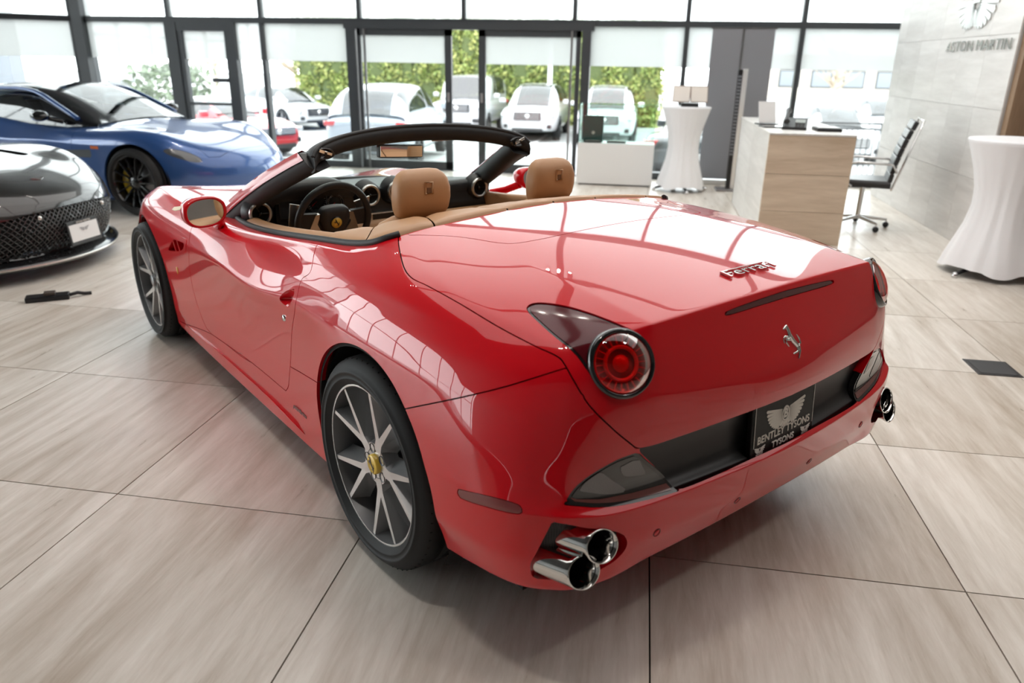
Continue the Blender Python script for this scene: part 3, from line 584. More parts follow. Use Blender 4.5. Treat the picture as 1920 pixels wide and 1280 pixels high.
RW, FW = (0, .353), (2.67, .340)
def build_red_car():
    car = thing('convertible_car', 'glossy red two-door convertible with tan leather cockpit, roof down, seen from behind', 'car', (0, 0, 0), CAR_ANGLE)
    # ---- panels
    LINES['brake'] = [(-.795, .0005, .9670), (-.795, .12, .9640), (-.793, .22, .9590), (-.792, .262, .9550), (-.793, .284, .9495), (-.794, .262, .9450), (-.796, .22, .9445), (-.799, .12, .9470), (-.800, .0005, .9485)]
    reg = {k: Region(LINES[k], c, sh) for k, c, sh in [('door', 'rim', (7, 9)), ('trunk', 'centre_up', (13,)), ('bumper', 'tail_down', ()), ('sill', 'down', (3,)),
           ('tonneau', 'centre_up', ()), ('tail_lamp', 'loop', ()), ('low_lamp', 'loop', (0, 5, 8)), ('exhaust', 'loop', (0, 13)), ('recess', 'centre_block', (2,)),
           ('brake', 'centre_band', (4,)), ('refl_a', 'loop', (0, 2, 4)), ('refl_b', 'loop', (0, 3)), ('marker', 'loop', ()), ('vent', 'loop', (0,)), ('handle', 'loop', (0, 2, 4)), ('spear', 'loop', (0, 5))]}
    X = SKIN.X
    fw = np.where(X[:, 1] > .5, np.minimum(np.hypot(X[:, 0]-RW[0], X[:, 2]-RW[1])-.402, np.hypot(X[:, 0]-FW[0], X[:, 2]-FW[1])-.382), 1)
    base = SKIN.cut(fw)
    g = .0019
    def split(sh, r):
        d = reg[r].sd(sh); return sh.cut(d-g), sh.cut(-d-g)
    top, rest = split(base, 'trunk')
    ton, lid = split(top, 'tonneau')
    door, rest = split(rest, 'door')
    sill, rest = split(rest, 'sill')
    bump, rest = split(rest, 'bumper')
    imid = gcoord([np.array((1.2, .9, .5))])[0, 0]
    rear = rest.cut(imid-rest.G[:, 0]); front = rest.cut(rest.G[:, 0]-imid)
    hole = lambda sh, *rs: __import__('functools').reduce(lambda s, r: s.cut(-reg[r].sd(s)-.0008), rs, sh)
    sill = hole(sill, 'spear'); lid = hole(lid, 'tail_lamp', 'brake'); bump = hole(bump, 'low_lamp', 'recess', 'exhaust', 'marker'); front = hole(front, 'vent'); door = hole(door, 'handle')
    two = lambda sh: [sh, sh.flip_y()]
    put('trunk_lid', two(lid), RED, car, .012); put('tonneau_cover', two(ton), RED, car, .012); put('front_body', two(front), RED, car, .03)
    put('rear_bumper', two(bump), RED, car, .045)
    for sgn in (1, -1):
        m = (lambda s: s) if sgn > 0 else (lambda s: s.flip_y())
        put('rear_fender', [m(rear)], RED, car, .03); put('sill_panel', [m(sill)], RED, car, .012)
        d = put('door', [m(door)], RED, car, .01)
        sp = SKIN.cut(reg['spear'].sd(SKIN)+.003); ds = np.clip(reg['spear'].sd(sp), 0, 1)
        put('sill_groove', [m(Sheet(sp.X-sp.N*(.003+np.minimum(ds, .012)[:, None]*.5), sp.N, sp.G, sp.T))], RED, car, 0)
        # scooped handle
        sc = m(SKIN.cut(reg['handle'].sd(SKIN)+.001)); dd = (m(SKIN) and reg['handle'].sd(SKIN.cut(reg['handle'].sd(SKIN)+.001)))
        dep = np.clip(np.maximum(dd, 0)/.022, 0, 1)[:, None]; cup = Sheet(sc.X-sc.N*.045*dep**.6, sc.N, sc.G, sc.T)
        raw('door_handle', cup.X, cup.T, RED, d, smooth=True)
        k = np.array(LINES['key'][0])*(1, sgn, 1); MB().lathe([(0, .006*sgn), (.011, .005*sgn), (.013, 0)][::sgn], 20, 1, tuple(k)).build('key_lock', CHROME, d)
    # dark shell just under the panels (joints, wheel wells) with the openings cut out of it
    sh = SKIN.cut(fw+.012)
    for r in ('tail_lamp', 'low_lamp', 'recess', 'exhaust', 'vent', 'handle'): sh = sh.cut(-reg[r].sd(sh)-.002)
    put('inner_shell', two(sh.offset(-.011)), DARK, car, 0)
    for sgn in (1, -1):
        for (cx, cz), r in ((RW, .425), (FW, .405)):
            w = MB(); w.lathe([(.06, .45), (r, .45), (r, .80), (r-.02, .885)][::sgn], 40, 1); w.V = [(v[0]+cx, v[1]*sgn, v[2]+cz) for v in w.V]
            w.F = [f for f in w.F if min(w.V[i][2] for i in f) > .15]; w.S = w.S[:len(w.F)]; w.mi = w.mi[:len(w.F)]; w.build('wheel_well', DARK, car)
    MB().box((-.55, -.74, .13), (3.2, .74, .17)).build('floor_pan', DARK, car)
    # ---- tail lamps
    lamp_c = np.array((-.7655, .6235, .8850)); ax = np.array((-.835, .340, .430)); ax /= np.linalg.norm(ax)
    def lamp_unit(sgn):
        m = (lambda s: s) if sgn > 0 else (lambda s: s.flip_y())
        whole = SKIN.cut(reg['tail_lamp'].sd(SKIN)-.0015); inner = SKIN.cut(reg['tail_lamp'].sd(SKIN)-.0075)
        rad = lambda q: np.linalg.norm(np.cross(q.X-lamp_c, ax), axis=1)-.081
        whole = whole.cut(rad(whole)); inner = inner.cut(rad(inner))
        root = put('tail_lamp', [m(whole.offset(-.004))], BLACK_GLOSS, car, .03, 'smoked red tail lamp with a round lens')
        put('smoked_lens', [m(inner.offset(-.0015))], SMOKED, root, .004)
        c = lamp_c*(1, sgn, 1); a = ax*(1, sgn, 1)
        M = Vector(a).to_track_quat('Z', 'Y').to_matrix().to_4x4(); M.translation = Vector(c+a*-.016)
        def L(name, prof, mm, n=40): return MB().xf(M).lathe(prof, n).build(name, mm, root)
        L('lamp_bezel', [(.074, .016), (.078, .022), (.084, .021), (.088, .010), (.088, -.03)], BLACK_GLOSS)
        L('reflector', [(0, .006), (.02, .005), (.038, .000), (.070, .008), (.077, .014)], LAMP_DEEP)
        L('lens_ring', [(.068, .012), (.070, .018), (.074, .018), (.077, .012)], LAMP_RED)
        L('inner_ring', [(.036, .006), (.039, .014), (.044, .014), (.047, .006)], LAMP_RED); L('bulb', [(0, .017), (.010, .016), (.018, .011), (.022, .006)], LAMP_RED)
        mb = MB()
        for k in range(22):
            q = 2*math.pi*k/22; mb.xf(M @ Matrix.Rotation(q, 4, 'Z')); mb.box((.048, -.0012, .002), (.070, .0012, .0145))
        mb.build('lens_ribs', LAMP_RED, root)
        L('cover_glass', [(0, .042), (.025, .040), (.050, .034), (.068, .025), (.076, .017)], glass('red_cover_glass', (.93, .17, .15), .04))
    for sgn in (1, -1): lamp_unit(sgn)
    # ---- lower lamps, recess, brake light, markers
    smoked_grey = mat('smoked_grey_lens', (.02, .02, .021), .12, coat=1); refl = mat('lamp_reflector', (.20, .20, .205), .35, metal=.9, bump=(420, 1.0), coat=1)
    strip = mat('lamp_red_strip', (.16, .045, .04), .2, coat=1)
    for sgn in (1, -1):
        m = (lambda s: s) if sgn > 0 else (lambda s: s.flip_y())
        r = reg['low_lamp']; whole = SKIN.cut(r.sd(SKIN)-.001)
        root = put('reversing_lamp', [m(whole.offset(-.005))], BLACK_GLOSS, car, .02, 'grey wedge-shaped reversing lamp beside the number plate panel')
        inner = whole.cut(r.sd(whole)-.010)
        zl = np.interp(inner.X[:, 1], [.45, .60, .70, .76, .80], [.531, .537, .546, .560, .580]); low = inner.cut(zl-.0015-inner.X[:, 2]); up = inner.cut(inner.X[:, 2]-zl-.0015)
        put('lamp_lens', [m(up.offset(-.003))], smoked_grey, root, .002); put('red_strip', [m(low.offset(-.003))], strip, root, .002)
        for k in ('refl_a', 'refl_b'):
            pch = up.cut(reg[k].sd(up)); put('reflector_patch', [m(pch.offset(-.0018))], refl, root, 0)
        mk = SKIN.cut(reg['marker'].sd(SKIN)-.0012); put('side_marker', [m(mk.offset(-.001))], REFLEX, car, .01)
        ex = SKIN.cut(reg['exhaust'].sd(SKIN)+.004); put('exhaust_grille', [m(ex.offset(-.046))], MESH_MAT, car, 0)
    rc = SKIN.cut(np.maximum(reg['recess'].sd(SKIN), -1)+.034); rc = rc.cut(rc.X[:, 0]*-1-.6)
    X2 = rc.X.copy(); X2[:, 0] += .030
    rc2 = Sheet(X2, rc.N, rc.G, rc.T); put('plate_recess', two(rc2), mat('satin_black', (.014, .014, .015), .38), car, 0)
    bl = SKIN.cut(reg['brake'].sd(SKIN)-.001); put('high_brake_light', two(bl.offset(-.002)), mat('brake_light_lens', (.10, .012, .014), .14, coat=1), car, .008)
    # ---- fender vents
    for sgn in (1, -1):
        m = (lambda s: s) if sgn > 0 else (lambda s: s.flip_y())
        v = SKIN.cut(reg['vent'].sd(SKIN)+.002); root = put('fender_vent', [m(v.offset(-.03))], DARK, car, 0)
        fr = SKIN.cut(.012-np.abs(reg['vent'].sd(SKIN)-.004)); put('vent_frame', [m(fr.offset(.003))], RED, root, .03)
        for x in (2.085, 2.010):
            b = v.cut(.011-np.abs(v.X[:, 0]-x-(v.X[:, 2]-.66)*.45)); put('vent_fin', [m(b.offset(.0))], RED, root, .025)
        s = np.array(LINES['shield'][0])*(1, sgn, 1)
        MB().prism([(-.009, .018), (.009, .018), (.009, 0), (0, -.019), (-.009, 0)], 0, .003*sgn, 1).build('shield_badge', YELLOW, car).location = tuple(s)
    # ---- exhaust pipes
    for sgn in (1, -1):
        for (c, ln) in (((-.834, .722, .438), .13), ((-.828, .776, .381), .13)):
            c = np.array(c)*(1, sgn, 1); d = np.array((-.94, -.30*sgn, .05)); d /= np.linalg.norm(d); nl = np.array((-.90, .05*sgn, .28))
            sd_ = np.cross(d, (0, 0, 1.)); sd_ /= np.linalg.norm(sd_); up = np.cross(sd_, d)
            def ring(t, r, cut=False):
                out = []
                for q in np.linspace(0, 2*math.pi, 40, endpoint=False):
                    o = (sd_*math.cos(q)+up*math.sin(q)*.92)*r; out.append(tuple(c+o+d*(t-((o@nl)/(d@nl) if cut else 0))))
                return out
            P = [ring(-ln, .045), ring(-.014, .0465, True), ring(-.003, .0475, True), ring(.001, .0462, True), ring(-.001, .0440, True), ring(-.012, .0425, True), ring(-ln, .041)]
            pp = MB(); pp.grid([list(r) for r in zip(*P)], closeu=True, flip=sgn > 0); pipe = pp.build('exhaust_pipe', CHROME, car)
            q = MB(); q.grid([list(r) for r in zip(ring(-.008, .0428, True), ring(-ln+.03, .0405), ring(-ln+.032, .001))], closeu=True, flip=sgn > 0); q.build('pipe_bore', mat('pipe_soot', (.004, .004, .004), .9, spec=.1), pipe)
    # ---- parking sensors
    for y in (.53, .19, -.19, -.53):
        p0 = np.array((-.86, abs(y), .402 if abs(y) > .3 else .378)); g_ = gcoord([p0]); p1 = on_skin(g_)[0]; n = normal_at(p1); f = (1, 1 if y > 0 else -1, 1); p1 = p1*f; n = n*f
        M = Vector(n).to_track_quat('Z', 'Y').to_matrix().to_4x4(); M.translation = Vector(p1)
        s = MB().xf(M).lathe([(0, .0015), (.0105, .0012), (.0108, -.002)], 24).build('parking_sensor', RED, car); MB().xf(M).lathe([(.0108, .0003), (.0118, .0016), (.0128, .0003)], 24).build('sensor_ring', BLACK_TRIM, s)
    return car
RED_CAR = build_red_car()
# ------------------------------------------------------------------ wheels of the red car
def tyre_profile(r, w):
    """(radius, offset) from the outer bead over the tread to the inner bead; w = half width"""
    p = [(.262, w-.022), (.270, w-.010), (.286, w-.002), (.2875, w+.0005), (.291, w+.0005), (.2925, w-.001), (.305, w+.001), (.3065, w+.003), (.312, w+.0028), (.3135, w), (r-.028, w-.006), (r-.016, w-.016), (r-.006, w-.028)]
    t = [(r-.002, w-.042)]
    for c in (.50, 0, -.50):
        x = c*(w-.042); t += [(r, x+.007), (r-.008, x+.0055), (r-.008, x-.0055), (r, x-.007)]
    t += [(r-.002, -(w-.042))]
    return p+t+[(a, -b) for a, b in reversed(p)]
def tread_material():
    m = bpy.data.materials.new('tyre'); m.use_nodes = True; nt = m.node_tree; b = nt.nodes['Principled BSDF']
    b.inputs['Base Color'].default_value = (.013, .013, .0135, 1); b.inputs['Roughness'].default_value = .62; b.inputs['Specular IOR Level'].default_value = .35
    return m
TYRE = tread_material()
def horse_paths():
    """prancing horse badge as tapered strokes: ((x, y) points in badge units, radius list)"""
    S = [([(760, 828), (778, 800), (792, 786)], [7, 13, 12]), ([(788, 784), (800, 830), (806, 890)], [12, 17, 22]), ([(806, 885), (828, 940), (858, 985)], [22, 22, 21]),
         ([(800, 905), (762, 900), (748, 930), (752, 972)], [13, 8, 7, 5]), ([(806, 925), (765, 935), (770, 965), (786, 1002)], [12, 8, 7, 5]),
         ([(858, 975), (862, 1030), (848, 1055), (812, 1078)], [20, 13, 9, 6]), ([(868, 985), (876, 1040), (866, 1085), (855, 1125)], [18, 12, 8, 6]),
         ([(868, 985), (890, 955), (886, 905), (868, 866)], [8, 9, 8, 4]), ([(792, 782), (789, 768)], [5, 2])]
    out = []
    for p, r in S: out.append(([((x-822)*.548, -((y-950)+.5*(x-822))*.277) for x, y in p], [q*.36 for q in r]))
    return out
def horse_mesh(scale, flat=.35):
    mb = MB()
    for p, r in horse_paths(): mb.tube([(x*scale, y*scale, .4*scale) for x, y in p], [q*scale for q in r], 8)
    mb.V = [(v[0], v[1], v[2]*flat+.0002) for v in mb.V]; return mb
def build_wheel(car, x, yc, z, r, w, sgn, spin):
    """ten-spoke wheel; local +y of the builder is the outer side"""
    def out(v): return (v[0]+x, sgn*(v[1]+yc), v[2]+z)
    def fin(mb, name, m, parent):
        mb.V = [out(v) for v in mb.V]
        if sgn < 0: mb.F = [f[::-1] for f in mb.F]
        return mb.build(name, m, parent)
    o = w-.018                                   # offset of the rim edge
    rim = MB(); rim.lathe([(.2720, o-.012), (.2720, o), (.2680, o+.0035), (.2605, o+.002)], 72, 1)
    rim.cur = 2; rim.lathe([(.2605, o+.002), (.2565, o-.012), (.247, o-.05), (.240, o-.17)], 72, 1)
    # spokes: five V pairs
    def spoke(a0, r0, a1, r1, w0, w1, face0, face1):
        p0 = Vector((math.sin(a0)*r0, 0, math.cos(a0)*r0)); p1 = Vector((math.sin(a1)*r1, 0, math.cos(a1)*r1)); d = (p1-p0).normalized(); n = Vector((d.z, 0, -d.x))
        y = Vector((0, 1, 0)); V = []
        for p, ww, f, b in ((p0, w0, face0, .042), (p1, w1, face1, .060)):
            V += [p+n*ww+y*f, p-n*ww+y*f, p+n*(ww+.024)+y*(f-b), p-n*(ww+.024)+y*(f-b)]
        rim.cur = 0; rim.add(V, [(0, 1, 5, 4)]); rim.cur = 1; rim.add(V, [(0, 4, 6, 2), (1, 3, 7, 5), (2, 6, 7, 3)])
    for k in range(5):
        a = spin+2*math.pi*k/5
        for s in (-1, 1): spoke(a+s*.03, .088, a+s*.285, .2635, .0125, .0065, o-.018, o-.001)
        spoke(a, .05, a, .115, .020, .017, o-.0185, o-.0165)
        # web between the two arms near the hub
    hubr = .070
    P = []
    for i in range(60):
        q = 2*math.pi*i/60; P.append((q, hubr+.020*max(0, math.cos((q-spin)*5))**2))
    V = [(math.sin(q)*rr, o-.019, math.cos(q)*rr) for q, rr in P]+[(math.sin(q)*(rr+.012), o-.065, math.cos(q)*(rr+.012)) for q, rr in P]+[(math.sin(q)*.030, o-.021, math.cos(q)*.030) for q, rr in P]
    rim.cur = 0; rim.add(V, [(i, (i+1) % 60, 120+(i+1) % 60, 120+i) for i in range(60)]); rim.cur = 1; rim.add(V, [((i+1) % 60, i, 60+i, 60+(i+1) % 60) for i in range(60)], True)
    root = fin(rim, 'wheel', [RIM_FACE, GREY_WHEEL, BARREL], car)
    t = MB(); t.lathe(tyre_profile(r, w), 96, 1)
    # cross grooves: thin dark blocks are left out; raised tread ribs run across the shoulders
    ty = fin(t, 'tyre', TYRE, root)
    gr = MB()
    for k in range(64):
        q = 2*math.pi*k/64; M = Matrix.Rotation(q, 4, 'Y'); gr.xf(M)
        for s in (1, -1): gr.box((-.0016, s*(w-.050) if s > 0 else -(w-.026), r-.016), (.0016, (w-.026) if s > 0 else -(w-.050), r-.0045))
        gr.box((-.0013, -.035, r-.004), (.0013, .035, r+.0003))
    gr.xf(None); o_ = fin(gr, 'tread_grooves', mat('tread_groove', (.004, .004, .004), .9), root); o_['kind'] = 'stuff'
    fin(MB().lathe([(.24, o-.165), (.175, o-.165), (.172, o-.135), (.045, o-.135), (.045, o-.11), (.0, o-.11)][::-1], 48, 1), 'brake_disc', DISC, root)
    c = MB(); q0 = -2.2
    for q in np.linspace(q0, q0+1.1, 2)[:1]:
        c.lathe([(.105, o-.09), (.170, o-.075), (.186, o-.09), (.186, o-.19), (.105, o-.19)][::-1], 12, 1, a0=q, a1=q+1.15)
    fin(c, 'brake_caliper', CALIPER, root)
    for k in range(5):
        q = spin+2*math.pi*(k+.5)/5; fin(MB().lathe([(0, o-.030), (.008, o-.030), (.0135, o-.032), (.0150, o-.0175), (.0165, o-.0175)][::-1], 16, 1, (math.sin(q)*.052, 0, math.cos(q)*.052)), 'lug_bolt', mat('lug_recess', (.10, .10, .10), .4, metal=.8), root)
    cap = fin(MB().lathe([(0, o-.004), (.028, o-.005), (.033, o-.008), (.034, o-.022)][::-1], 32, 1), 'centre_cap', YELLOW if x < 1 else GREY_WHEEL, root)
    if sgn > 0 and x < 1:
        h = horse_mesh(.00048).build('horse_badge', BLACK_GLOSS, root); frame(h, (x, yc+o-.0038, z), (-1, 0, 0), (0, 0, 1))
    v = MB(); M = Matrix.Rotation(spin-.9, 4, 'Y'); v.xf(M).tube([(0, o-.03, .245), (0, o-.012, .232)], .0045, 8); v.xf(None); fin(v, 'valve', BLACK_TRIM, root)
    return root
def build_wheels(car):
    for sgn in (1, -1):
        build_wheel(car, 0, .8025, .3535, .3535, .1425, sgn, -.35)
        build_wheel(car, 2.67, .815, .3395, .3395, .1225, sgn, -.05)
build_wheels(RED_CAR)
# ------------------------------------------------------------------ cockpit of the red car
def superloft(levels, n=28, e=3.2):
    """closed loft of superellipses: (centre x, y, z), half size along x, half size along y"""
    P = []
    for (c, a, b) in levels:
        ring = []
        for i in range(n):
            q = 2*math.pi*i/n; cs, sn = math.cos(q), math.sin(q)
            ring.append((c[0]+a*math.copysign(abs(cs)**(2/e), cs), c[1]+b*math.copysign(abs(sn)**(2/e), sn), c[2]))
        P.append(ring)
    return P
def ring_solid(P):
    """rings joined into a skin with flat ends"""
    mb = MB(); n = len(P[0]); mb.grid([[r[i] for r in P] for i in range(n)], closeu=True)
    mb.add(P[0], [tuple(range(n))[::-1]], True); mb.add(P[-1], [tuple(range(n))], True); return mb
def sweep_profile(prof, ys, crown=0):
    return [[(x+crown*(1-(y/.72)**2), y, z) for (x, z) in prof] for y in ys]
def build_cockpit(car):
    rimL = SK[:, -1]                                   # cockpit edge, tail centre -> nose centre
    side = rimL[(rimL[:, 0] > .60) & (rimL[:, 0] < 1.90) & (rimL[:, 1] > .5)]
    belt = np.array([p for p in rimL if p[0] < 1.85 and p[1] > .66])
    for s in (1, -1):
        f = np.array((1, s, 1))
        MB().tube([tuple((p+(0, -.004, .006))*f) for p in belt[::4]], .0125, 8).build('window_seal', RUBBER, car)
        # upper door trim and door panel
        A = side[::5]
        mb = MB(); mb.grid([[tuple((p+(0, -.012, .006))*f), tuple((p+(0, -.020, .018))*f), tuple((p+(0, -.042, .027))*f), tuple((p+(0, -.068, .022))*f), tuple((p+(0, -.080, .0))*f), tuple((p*(1, 1, 0)+(0, -.070, .62))*f), tuple((p*(1, 1, 0)+(0, -.05, .30))*f)] for p in A], flip=s < 0)
        dp = mb.build('door_panel', TAN, car)
        MB().lathe([(0, .004), (.030, .004), (.034, 0), (.036, .003), (.040, .0)], 28, 1, (1.44, s*.665, .828)).build('speaker_ring', TAN, dp)
    # ---- leather shelf between the seats and the tonneau, in five panels
    rear = [p for p in rimL if p[0] < .60 or False]
    rear = np.array([p for p in rimL if p[0] < .64 and p[1] >= -.001])
    inner = np.array([(.52, 0, 1.012), (.52, .25, 1.008), (.53, .42, 1.0), (.56, .53, .985), (.60, .61, .968), (.66, .665, .95), (.72, .69, .935)])
    t = np.linspace(0, 1, len(rear)); ti = np.linspace(0, 1, len(inner)); Lr = np.cumsum(np.r_[0, np.linalg.norm(np.diff(rear, axis=0), axis=1)]); Lr /= Lr[-1]
    Li = np.cumsum(np.r_[0, np.linalg.norm(np.diff(inner, axis=0), axis=1)]); Li /= Li[-1]
    ev = lambda C, L, u: np.stack([np.interp(u, L, C[:, k]) for k in range(3)], -1)
    cuts = [0, .20, .48, .74, 1.0]
    for a, b in zip(cuts[:-1], cuts[1:]):
        us = np.linspace(a+.003, b-.003, 10)
        for s in ((1, -1) if a > 0 else (1, -1)):
            rows = []
            for i, u in enumerate(us):
                e = min(1, min(i, len(us)-1-i)/1.5); R0 = ev(rear, Lr, u); I0 = ev(inner, Li, u); M0 = (R0+I0)/2
                lift = .010*e; row = [R0+(.004, 0, -.014), R0+(.010, 0, .004+lift*.3), R0*.7+I0*.3+(0, 0, lift+.006), M0*.6+I0*.4+(0, 0, lift+.006), I0+(0, 0, lift), I0+(.025, -.004, -.02), I0+(.03, -.01, -.12), I0+(.02, -.01, -.40)]
                rows.append([tuple(p*np.array((1, s, 1))) for p in row])
            MB().grid(rows, flip=s > 0).build('rear_shelf_panel', TAN, car)
    # ---- seats
    for s in (1, -1):
        y = .335*s
        back = ring_solid(superloft([((.86, y, .30), .10, .24), ((.78, y, .45), .10, .25), ((.70, y, .70), .085, .25), ((.655, y, .88), .07, .23), ((.635, y, .97), .055, .17), ((.63, y, .995), .03, .12)])).build('seat_backrest', TAN, car)
        ring_solid(superloft([((1.12, y, .22), .26, .25), ((1.12, y, .36), .27, .26), ((1.12, y, .42), .24, .22)])).build('seat_cushion', TAN, car)
        lv = []
        for k, (zz, hw, th, dx) in enumerate([(.985, .085, .030, .010), (.992, .105, .044, .006), (1.02, .118, .052, .0), (1.06, .124, .056, -.004), (1.10, .122, .056, -.006), (1.135, .112, .050, -.004), (1.155, .098, .040, .0), (1.168, .078, .026, .004), (1.172, .05, .012, .006)]):
            lv.append(((.615+dx, y, zz), th, hw))
        hr = ring_solid(superloft(lv, 36, 3.0)).build('headrest', TAN, car)
        # pull loop and round button on the back of the headrest
        g = MB(); g.tube([(.552, y-.016, 1.086), (.552, y-.016, 1.128), (.553, y+.016, 1.128), (.552, y+.016, 1.086)], .0045, 6, close=True); g.box((.5525, y-.012, 1.09), (.556, y+.012, 1.125))
        g.build('pull_loop', TAN, hr); MB().box((.550, y-.009, 1.088), (.553, y+.009, 1.108)).build('loop_slot', mat('brown_shadow_leather', (.16, .075, .035), .6), hr)
        MB().lathe([(0, -.005), (.016, -.004), (.017, 0), (.019, -.004), (.022, 0)], 24, 0, (.572, y+.075, 1.045)).build('round_button', TAN, hr)
        for q in (-.05, .05): MB().tube([(.64, y+q, .95), (.63, y+q, 1.0)], .007, 8).build('headrest_post', SATIN, hr)
    # ---- dashboard
    ys = np.linspace(-.69, .69, 47)
    def top(y):
        b = .080*math.exp(-((y-.385)/.21)**4)          # cluster hood over the driver's dials
        return b
    rows = []
    for y in ys:
        e = -.10*(abs(y)/.69)**3; h = top(y)
        rows.append([(2.165+e*2.5, y*.86, .913), (1.88+e, y*.95, .928), (1.70+e*.6, y, .945+h*.55), (1.60+e*.3-h*.3, y, .950+h*.95), (1.555-h*.9, y, .945+h*.9), (1.535-h*.7, y, .925+h*.6), (1.545+h*.4, y, .89), (1.53+h, y, .84), (1.52+h, y, .80), (1.54, y, .79)])
    MB().grid(rows, flip=True).build('dashboard', BLACK_LEATHER, car)
    MB().grid([[(1.515, y, .805), (1.485, y, .80), (1.465, y, .78), (1.46, y, .72), (1.48, y, .66), (1.60, y, .50)] for y in np.linspace(-.69, .69, 30)], flip=True).build('lower_dashboard', TAN, car)
    MB().box((1.452, -.64, .728), (1.47, -.20, .792), .006).build('glovebox_door', TAN, car)
    sc = link('dash_script', text_mesh('California', .036, depth=.0008, shear=.45), CHROME, car); frame(sc, (1.449, -.40, .765), (0, -1, 0), (0, 0, 1))
    def vent(p, tilt=0):
        v = MB().lathe([(.041, -.006), (.046, -.014), (.052, -.012), (.056, .004), (.060, .05)], 36, 0, p).build('air_vent', SATIN, car)
        MB().lathe([(0, .012), (.030, .008), (.042, -.004)], 28, 0, p).build('vent_core', DARK, v)
        m = MB(); m.lathe([(0, -.010), (.008, -.007), (.010, .004)], 14, 0, p)
        for k in range(3):
            q = k*2*math.pi/3+.5; m.tube([p, (p[0], p[1]+math.sin(q)*.042, p[2]+math.cos(q)*.042)], .0028, 5)
        m.build('vent_blades', BLACK_GLOSS, v)
        MB().lathe([(.056, .0), (.066, .012), (.075, .05)], 36, 0, p).build('vent_pod', BLACK_LEATHER, v)
    for p in ((1.520, .650, .886), (1.500, .090, .924), (1.500, -.065, .930), (1.520, -.605, .902)): vent(p)
    # instruments
    MB().box((1.535, .15, .80), (1.56, .57, .955)).build('dial_panel', mat('dial_black', (.008, .008, .009), .25), car)
    for (y, z, r) in ((.365, .915, .052), (.270, .900, .042)):
        dl = MB().lathe([(r-.004, -.006), (r, -.012), (r+.005, -.006), (r+.006, .01)], 32, 0, (1.530, y, z)).build('dial_ring', mat('dark_chrome', (.12, .12, .13), .25, metal=1), car)
        mm = MB()
        for k in range(20):
            q = -2.3+4.6*k/19; mm.tube([(1.527, y-math.sin(q)*r*.78, z+math.cos(q)*r*.78), (1.527, y-math.sin(q)*r*.9, z+math.cos(q)*r*.9)], .0011, 4)
        mm.build('dial_marks', WHITE_PRINT, dl)
        MB().tube([(1.526, y, z), (1.526, y+r*.5, z-r*.4)], .0014, 4).build('dial_needle', LAMP_RED, dl)
    MB().box((1.528, .445, .845), (1.536, .555, .93), .004).build('cluster_screen', mat('screen_grey', (.03, .032, .036), .2), car)
    MB().box((1.49, -.12, .78), (1.53, .13, .835), .006).build('radio_frame', SATIN, car); MB().box((1.486, -.09, .785), (1.492, .085, .828)).build('radio_screen', mat('screen_dark', (.01, .01, .011), .15), car)
    MB().box((1.30, -.10, .30), (1.55, .10, .70), .02).build('centre_console', TAN, car)
    # ---- steering wheel
    c = Vector((1.335, .372, .852)); M = Matrix.Translation(c) @ Matrix.Rotation(R(-14), 4, 'Y') @ Matrix.Rotation(R(-90), 4, 'Y')   # local z toward the driver, local x up
    sw = MB().xf(M); pts = [(math.cos(q)*.178, math.sin(q)*.178, 0) for q in np.linspace(0, 2*math.pi, 64, endpoint=False)]
    sw.tube(pts, .0165, 12, close=True); root = sw.build('steering_wheel', BLACK_LEATHER, car)
    hubP = [(.062, -.066), (.075, -.03), (.075, .03), (.062, .066), (.02, .078), (-.03, .060), (-.075, .030), (-.075, -.030), (-.03, -.060), (.02, -.078)]
    hp = smooth_line(hubP, 5, True); n = len(hp)
    mb = MB().xf(M); mb.grid([[(p[0]*k, p[1]*k, zz) for k, zz in ((1.0, -.02), (1.0, .004), (.92, .016), (.6, .024), (.001, .027))] for p in hp], closeu=True, flip=True); mb.build('wheel_hub', BLACK_LEATHER, root)
    for s in (1, -1):
        q = MB().xf(M); q.prism([(.045, s*.070), (-.005, s*.085), (-.06, s*.055), (-.125, s*.115), (-.10, s*.140), (-.02, s*.118), (.04, s*.095)], -.012, .006); q.build('wheel_spoke', SATIN, root)
        q = MB().xf(M); q.prism([(.045, s*.085), (.0, s*.105), (-.03, s*.115), (-.03, s*.168), (.05, s*.165)], -.016, .002); q.build('wheel_arm', BLACK_LEATHER, root)
        MB().xf(M @ Matrix.Translation((-.085, s*.105, .006))).lathe([(.013, 0), (.013, .006), (.010, .010), (0, .011)], 16).build('wheel_button', LAMP_RED, root)
        q = MB().xf(M); q.prism([(.07, s*.12), (.09, s*.20), (-.05, s*.205), (-.05, s*.19), (.0, s*.15)], -.045, -.038); q.build('shift_paddle', SATIN, root)
    b = MB().xf(M @ Matrix.Translation((.004, 0, .026))); b.lathe([(.030, 0), (.030, .003), (.027, .0045)], 32); b.build('badge_ring', BLACK_GLOSS, root)
    b = MB().xf(M @ Matrix.Translation((.004, 0, .026))); b.lathe([(.0255, 0), (.0255, .0052), (0, .006)], 32); b.build('wheel_badge', YELLOW, root)
    h = horse_mesh(.00034).build('horse_badge', BLACK_GLOSS, root); bm = M @ Matrix.Translation((.004, 0, .0322)) @ Matrix.Rotation(R(-90), 4, 'Z'); h.matrix_basis = bm
    MB().tube([(1.42, .372, .84), (1.60, .372, .82)], .05, 16).build('steering_column', BLACK_TRIM, car)
    MB().tube([(1.43, .44, .85), (1.42, .56, .855)], [.008, .011], 8).build('column_stalk', BLACK_GLOSS, car)
    # ---- windscreen frame, glass, mirrors
    half = [(1.098, .575, 1.168), (1.112, .555, 1.192), (1.135, .51, 1.213), (1.165, .40, 1.238), (1.185, .25, 1.256), (1.195, .10, 1.264), (1.197, 0, 1.265)]
